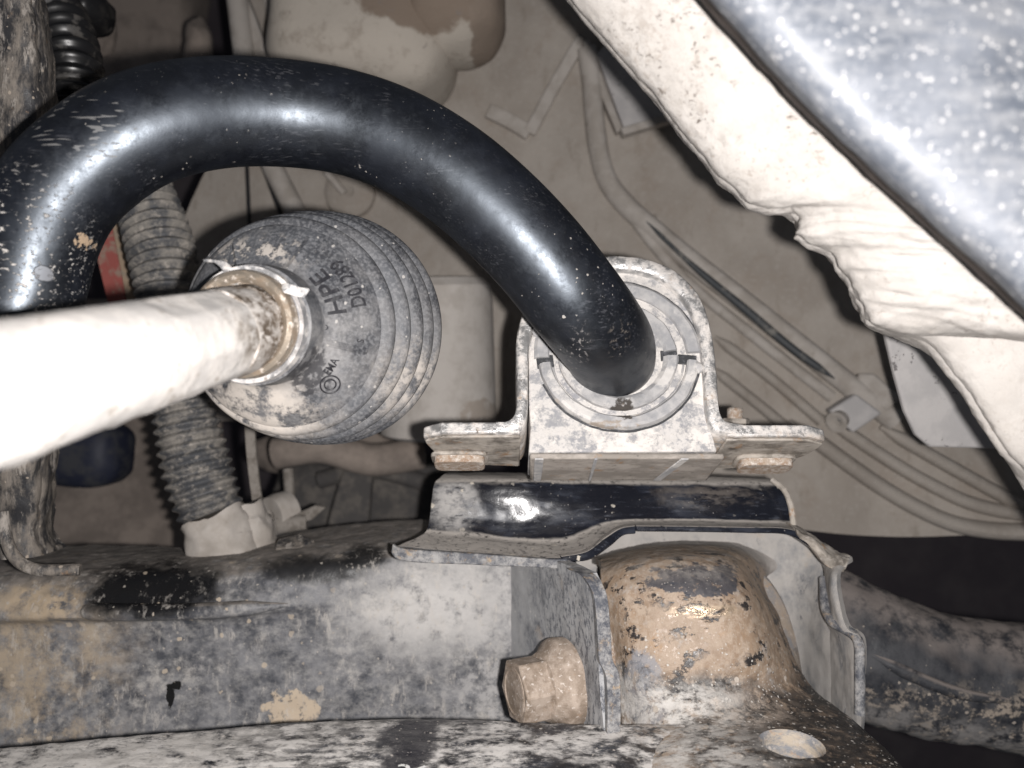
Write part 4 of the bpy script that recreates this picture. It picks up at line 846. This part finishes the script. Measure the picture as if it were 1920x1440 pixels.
# ================================================================== boot, clamp, tie rod
BAX = unit((.10, .99, .05))
bt = thing('rubber_boot', BC, 'black ribbed rubber boot with moulded letters around the tie rod', 'rubber boot')
def shade_r(s): return 0
prof = [(11.5, -14), (13.2, -14), (13.5, -10.6), (15.0, -10.2), (15.4, -3), (15.4, -1.2), (17.2, .2), (20.2, 2.4), (24.2, 5.4), (26.6, 7.4), (27.4, 8.6)]
ps = prof[:]
s = 9.0
for i in range(5):
    rm = 28.9 + 2.6*i - .24*i*i
    ps += [(rm - 5.4, s - .3), (rm - 5.4, s + .9), (rm - 1.8, s + 1.3), (rm + .2, s + 1.9), (rm + 1.2, s + 3.2), (rm + 1.2, s + 4.8), (rm + .3, s + 6.4), (rm - 1.4, s + 7.4)]
    s += 8.15
ps += [(30, s+2), (26, s+9), (16, s+12), (2, s+13)]
obj('bellows', lathe(ps, BC, BAX, 160), m_boot, bt, angle=60)
ba, bxx, byy = basis(BAX)
pr_r = np.array([p[0] for p in prof[5:]]); pr_s = np.array([p[1] for p in prof[5:]])
def onface(ang, r, lift=0): return BC + BAX*(np.interp(r, pr_r, pr_s) - lift) + r*(math.cos(ang)*bxx + math.sin(ang)*byy)
def arctext(txt, size, R0, angc, name='lettering', flip=False, lift=.14, wide=1.0):
    v, f = text_mesh(txt, size); V0 = []
    for x_, y_, _ in v:
        r = R0 - y_ if not flip else R0 + y_
        V0.append((x_*wide/R0*(1 if not flip else -1) + math.radians(angc), r))
    top = np.array([onface(a_, r_, lift) for a_, r_ in V0]); bot = np.array([onface(a_, r_, -.6) for a_, r_ in V0]); n_ = len(top)
    from collections import Counter
    ec = Counter()
    for q_ in f:
        for i_ in range(len(q_)): ec[(q_[i_], q_[(i_+1) % len(q_)])] += 1
    sides = [(a_, a_+n_, b_+n_, b_) for (a_, b_) in ec if (b_, a_) not in ec]
    return obj(name, (np.vstack([top, bot]), list(f) + sides), m_letter, bt, angle=20)
arctext('D01289', 4.6, 24.8, 29, lift=.35)
arctext('HPE', 5.6, 20.2, 28, lift=.4, wide=1.45)
arctext('EMA', 2.6, 20.0, -34, lift=.2)
arctext('S', 2.2, 24.0, -10, lift=.2)
arctext('O', 2.0, 16.0, -2, lift=.12)
for ang, wd in ((68, .075), (-16, .055), (118, .05)):     # moulded radial ribs
    top = [[onface(math.radians(ang) + k_*wd/ (r_/18), r_, .75*(1-abs(k_))) for r_ in np.linspace(15.5, 25.2, 12)] for k_ in (-1, -.5, 0, .5, 1)]
    obj('radial_rib', shell(np.array(top), BAX*1.2), m_boot, bt)
c0, r0 = onface(math.radians(-46), 21.5, 0), 0
for rr_ in (2.6, 1.5):
    cc = [c0 + rr_*(math.cos(t)*unit(onface(math.radians(-44), 21.5)-c0) + math.sin(t)*unit(onface(math.radians(-46), 22.5)-c0)) - BAX*.1 for t in np.linspace(0, 2*np.pi, 30)]
    obj('emblem_ring', sweep(np.array(cc), .22, 8), m_letter, bt)

sc_ = thing('spring_clamp', BC, 'bright spring clamp with two bent ears on the boot neck', 'clamp')
obj('band', lathe([(13.2, -13.6), (14.3, -13.7), (14.5, -10.9), (13.6, -10.4)], BC, BAX, 90, closed_prof=True), m_clamp, sc_)
def ear(pts, wv):
    c_ = cr([P(*p) for p in pts], 24); wv = np.asarray(wv)
    obj('ear', prism_strip(c_ - wv, c_ + wv, np.array([.28, .1, -.45])), m_clamp, sc_, bevel=.1)
ear([(392, 488, 189), (402, 487, 190.5), (415, 492, 192), (428, 506, 194), (438, 530, 197)], (.9, 1.6, .1))
ear([(506, 560, 196), (516, 548, 193), (530, 538, 191), (545, 541, 191), (560, 546, 192), (574, 547, 193)], (.5, .6, 1.0))

tr = thing('tie_rod', P(300, 700, 160), 'overlit pale steel tie rod pointing at the camera', 'tie rod')
RA, RB = BC - BAX*14 + np.array([0, 0, -.9]), P(0, 735, 117)
rax = unit(RA - RB); L = np.linalg.norm(RA - RB)
prof = [(.1, -60), (11.4, -60), (11.4, L-30)] + [(11.4 - .9*t*t, L-30+26*t) for t in np.linspace(.1, 1, 8)] + [(10.2, L-2), (10.2, L+10), (.1, L+10)]
V, f = lathe(prof, RB, rax, 96)
a_, x_, y_ = basis(rax)
Vn = []
for v in V:                      # wrench flats near the end
    s_ = np.dot(v - RB, rax); o_ = v - RB - rax*s_
    d_ = unit(math.cos(math.radians(70))*x_ + math.sin(math.radians(70))*y_)
    k_ = np.clip((s_-(L-42))/3, 0, 1)*np.clip((L-8-s_)/5, 0, 1); t_ = np.dot(o_, d_); lim = 9.2
    Vn.append(v)
# denser shaft so that its mud crust has relief
n = 150; ss = np.linspace(-60, L+8, n); rad = np.interp(ss, [-60, L-34, L-14, L+8], [10.35, 10.35, 10.2, 9.6])
V, f = lathe(np.stack([rad, ss], 1), RB, rax, 110)
Vn = []
for v in V:
    s_ = np.dot(v - RB, rax); o_ = v - RB - rax*s_; k_ = np.clip((L-6-s_)/14, 0, 1)
    th_ = math.atan2(np.dot(o_, y_), np.dot(o_, x_)); u_ = unit(o_)
    fl2 = np.clip((s_-(L-46))/4, 0, 1)*np.clip((L-9-s_)/6, 0, 1)
    cut_ = 0
    for fa in (62, -28):
        tt = math.cos(th_ - math.radians(fa)); lim = 9.7
        if tt > 0 and np.linalg.norm(o_)*tt > lim: cut_ = max(cut_, np.linalg.norm(o_) - lim/tt)
    crust = (.10*fbm(v, 6, 4, 4) + .1)*k_
    if 180 < math.degrees(th_) % 360 < 340: crust += k_*max(0, .5*fbm(v, 7, 4, 6))
    Vn.append(v + u_*(crust - cut_*fl2))
obj('shaft', (np.array(Vn), f), m_rod, tr)
s0 = L - 15
obj('end_taper', lathe([(9.8, s0), (10.32, s0+.3), (10.6, s0+5), (10.5, s0+9), (10.2, s0+13), (10.5, s0+17), (9.9, s0+18)], RB, rax, 90), m_taper, tr)
obj('end_collar', lathe([(9.9, -2.0), (10.8, -3.4), (11.8, -4.0), (12.8, -3.2), (13.2, -1.5), (13.1, 4), (9, 4)], BC - BAX*14.0, BAX, 90), m_collar, tr)

# ================================================================== white frame rail
fr = thing('frame_rail', P(1640, 620, 190), 'white underseal coated frame rail with a ragged dripping edge', 'frame rail')
left = [(1010, -80), (1070, 0), (1150, 92), (1220, 170), (1280, 250), (1318, 290), (1345, 330), (1375, 352), (1400, 380), (1440, 393), (1474, 388), (1497, 408), (1489, 438), (1508, 450), (1558, 476), (1590, 512), (1606, 560), (1636, 606), (1690, 626), (1780, 632), (2000, 645)]
right = [(1240, -80), (1300, 0), (1360, 62), (1420, 122), (1490, 190), (1540, 232), (1570, 268), (1600, 296), (1630, 326), (1670, 360), (1700, 385), (1730, 415), (1750, 432), (1765, 446), (1790, 468), (1815, 490), (1840, 514), (1870, 540), (1900, 566), (1950, 610), (2040, 640)]
rows = []
for t, dd in ((-.02, 204), (0.0, 194), (.03, 189), (.3, 182), (.65, 177), (1.0, 174), (1.25, 176)):
    rows.append([(l[0]*(1-t) + r_[0]*t + (5 if t < 0 else 0), l[1]*(1-t) + r_[1]*t, dd) for l, r_ in zip(left, right)])
R = []
for row in rows: R.append(np.array([P(*p) for p in row]))
R = np.array(R); NN = 330
def lin(rowp, n):
    k = np.linspace(0, len(rowp)-1, n); 
    sm = np.stack([np.interp(k, range(len(rowp)), rowp[:, c_]) for c_ in range(3)], 1); return sm
rr = np.array([cr(r_, NN) if i > 3 else lin(r_, NN) for i, r_ in enumerate(R)])
rr = np.array([lin(r_, NN) for r_ in R])
ker = np.array([1, 2, 3, 2, 1]) / 9.
for i in range(len(rr)):
    for c_ in range(3):
        e = np.pad(rr[i, :, c_], 2, mode='edge'); rr[i, :, c_] = np.convolve(e, ker, 'valid')
Gr = np.array([cr(rr[:, j], 90) for j in range(NN)]).transpose(1, 0, 2)
N_ = gnormals(Gr)
for i in range(90):
    for j in range(NN):
        p = Gr[i, j]; u_ = j/NN
        e_ = .20*fbm(p, 2.2, 3, 1) + .32*fbm(p, 9, 3, 3)
        if u_ > .42:            # smeared folds running down the lower half
            k_ = min(1, (u_-.42)/.12)
            fold = mnoise.fractal(Vector((p[0]/26, p[1]/20, (p[2] + .18*p[0])/3.6)), 1., 2., 3)
            e_ += k_*1.1*fold
        Gr[i, j] = p + N_[i, j]*e_
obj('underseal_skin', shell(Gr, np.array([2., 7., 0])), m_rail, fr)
lobe = [[(1640, 606, 196), (1700, 622, 192), (1800, 628, 188), (2040, 640, 184)],
        [(1690, 634, 200), (1745, 650, 195), (1830, 690, 190), (2040, 740, 186)],
        [(1700, 642, 204), (1765, 664, 198), (1830, 760, 193), (2040, 860, 188)],
        [(1712, 640, 214), (1782, 676, 206), (1845, 780, 200), (1915, 915, 196)]]
lobe = [[(1640, 604, 200), (1700, 624, 194), (1770, 630, 190), (1850, 634, 187), (2040, 642, 184)],
        [(1672, 622, 203), (1735, 645, 197), (1800, 690, 192), (1880, 730, 188), (2040, 760, 185)],
        [(1700, 636, 207), (1760, 664, 201), (1815, 735, 196), (1880, 830, 192), (2040, 960, 190)],
        [(1712, 636, 213), (1770, 664, 208), (1825, 738, 203), (1895, 850, 200), (1990, 1010, 198)]]
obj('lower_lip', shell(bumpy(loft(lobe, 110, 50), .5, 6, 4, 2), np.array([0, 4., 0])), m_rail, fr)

# ================================================================== near splash shield
ss_ = thing('splash_shield', P(1700, 300, 110), 'speckled grey plastic splash shield blurred in the upper right corner', 'splash shield')
e0 = [(1270, -90), (1340, 0), (1440, 110), (1540, 215), (1640, 310), (1740, 402), (1840, 492), (1920, 566), (2040, 680)]
e1 = [(p[0] + 14, p[1] - 16) for p in e0]
rows = [[(p[0]-2, p[1]+3, 140) for p in e0], [(p[0]+4, p[1]-4, 131) for p in e0], [(p[0]+34, p[1]-38, 127) for p in e0], [(p[0]+160, p[1]-170, 126) for p in e0], [(p[0]+420, p[1]-400, 130) for p in e0], [(p[0]+760, p[1]-700, 140) for p in e0]]
obj('panel', shell(bumpy(loft(rows, 100, 70), .35, 12, 3, 2), np.array([.5, 2.5, .5])), m_shield, ss_)
rows = [[(p[0]-15, p[1]+12, 152) for p in e0], [(p[0]-10, p[1]+8, 148) for p in e0], [(p[0]-1, p[1]+1, 142) for p in e0]]
obj('folded_edge_shade', shell(bumpy(loft(rows, 100, 14), .3, 5, 3, 4), np.array([.5, 2., .5])), m_shield_edge_shade, ss_)  # rolled edge coloured dark as the shaded gap between shield and rail
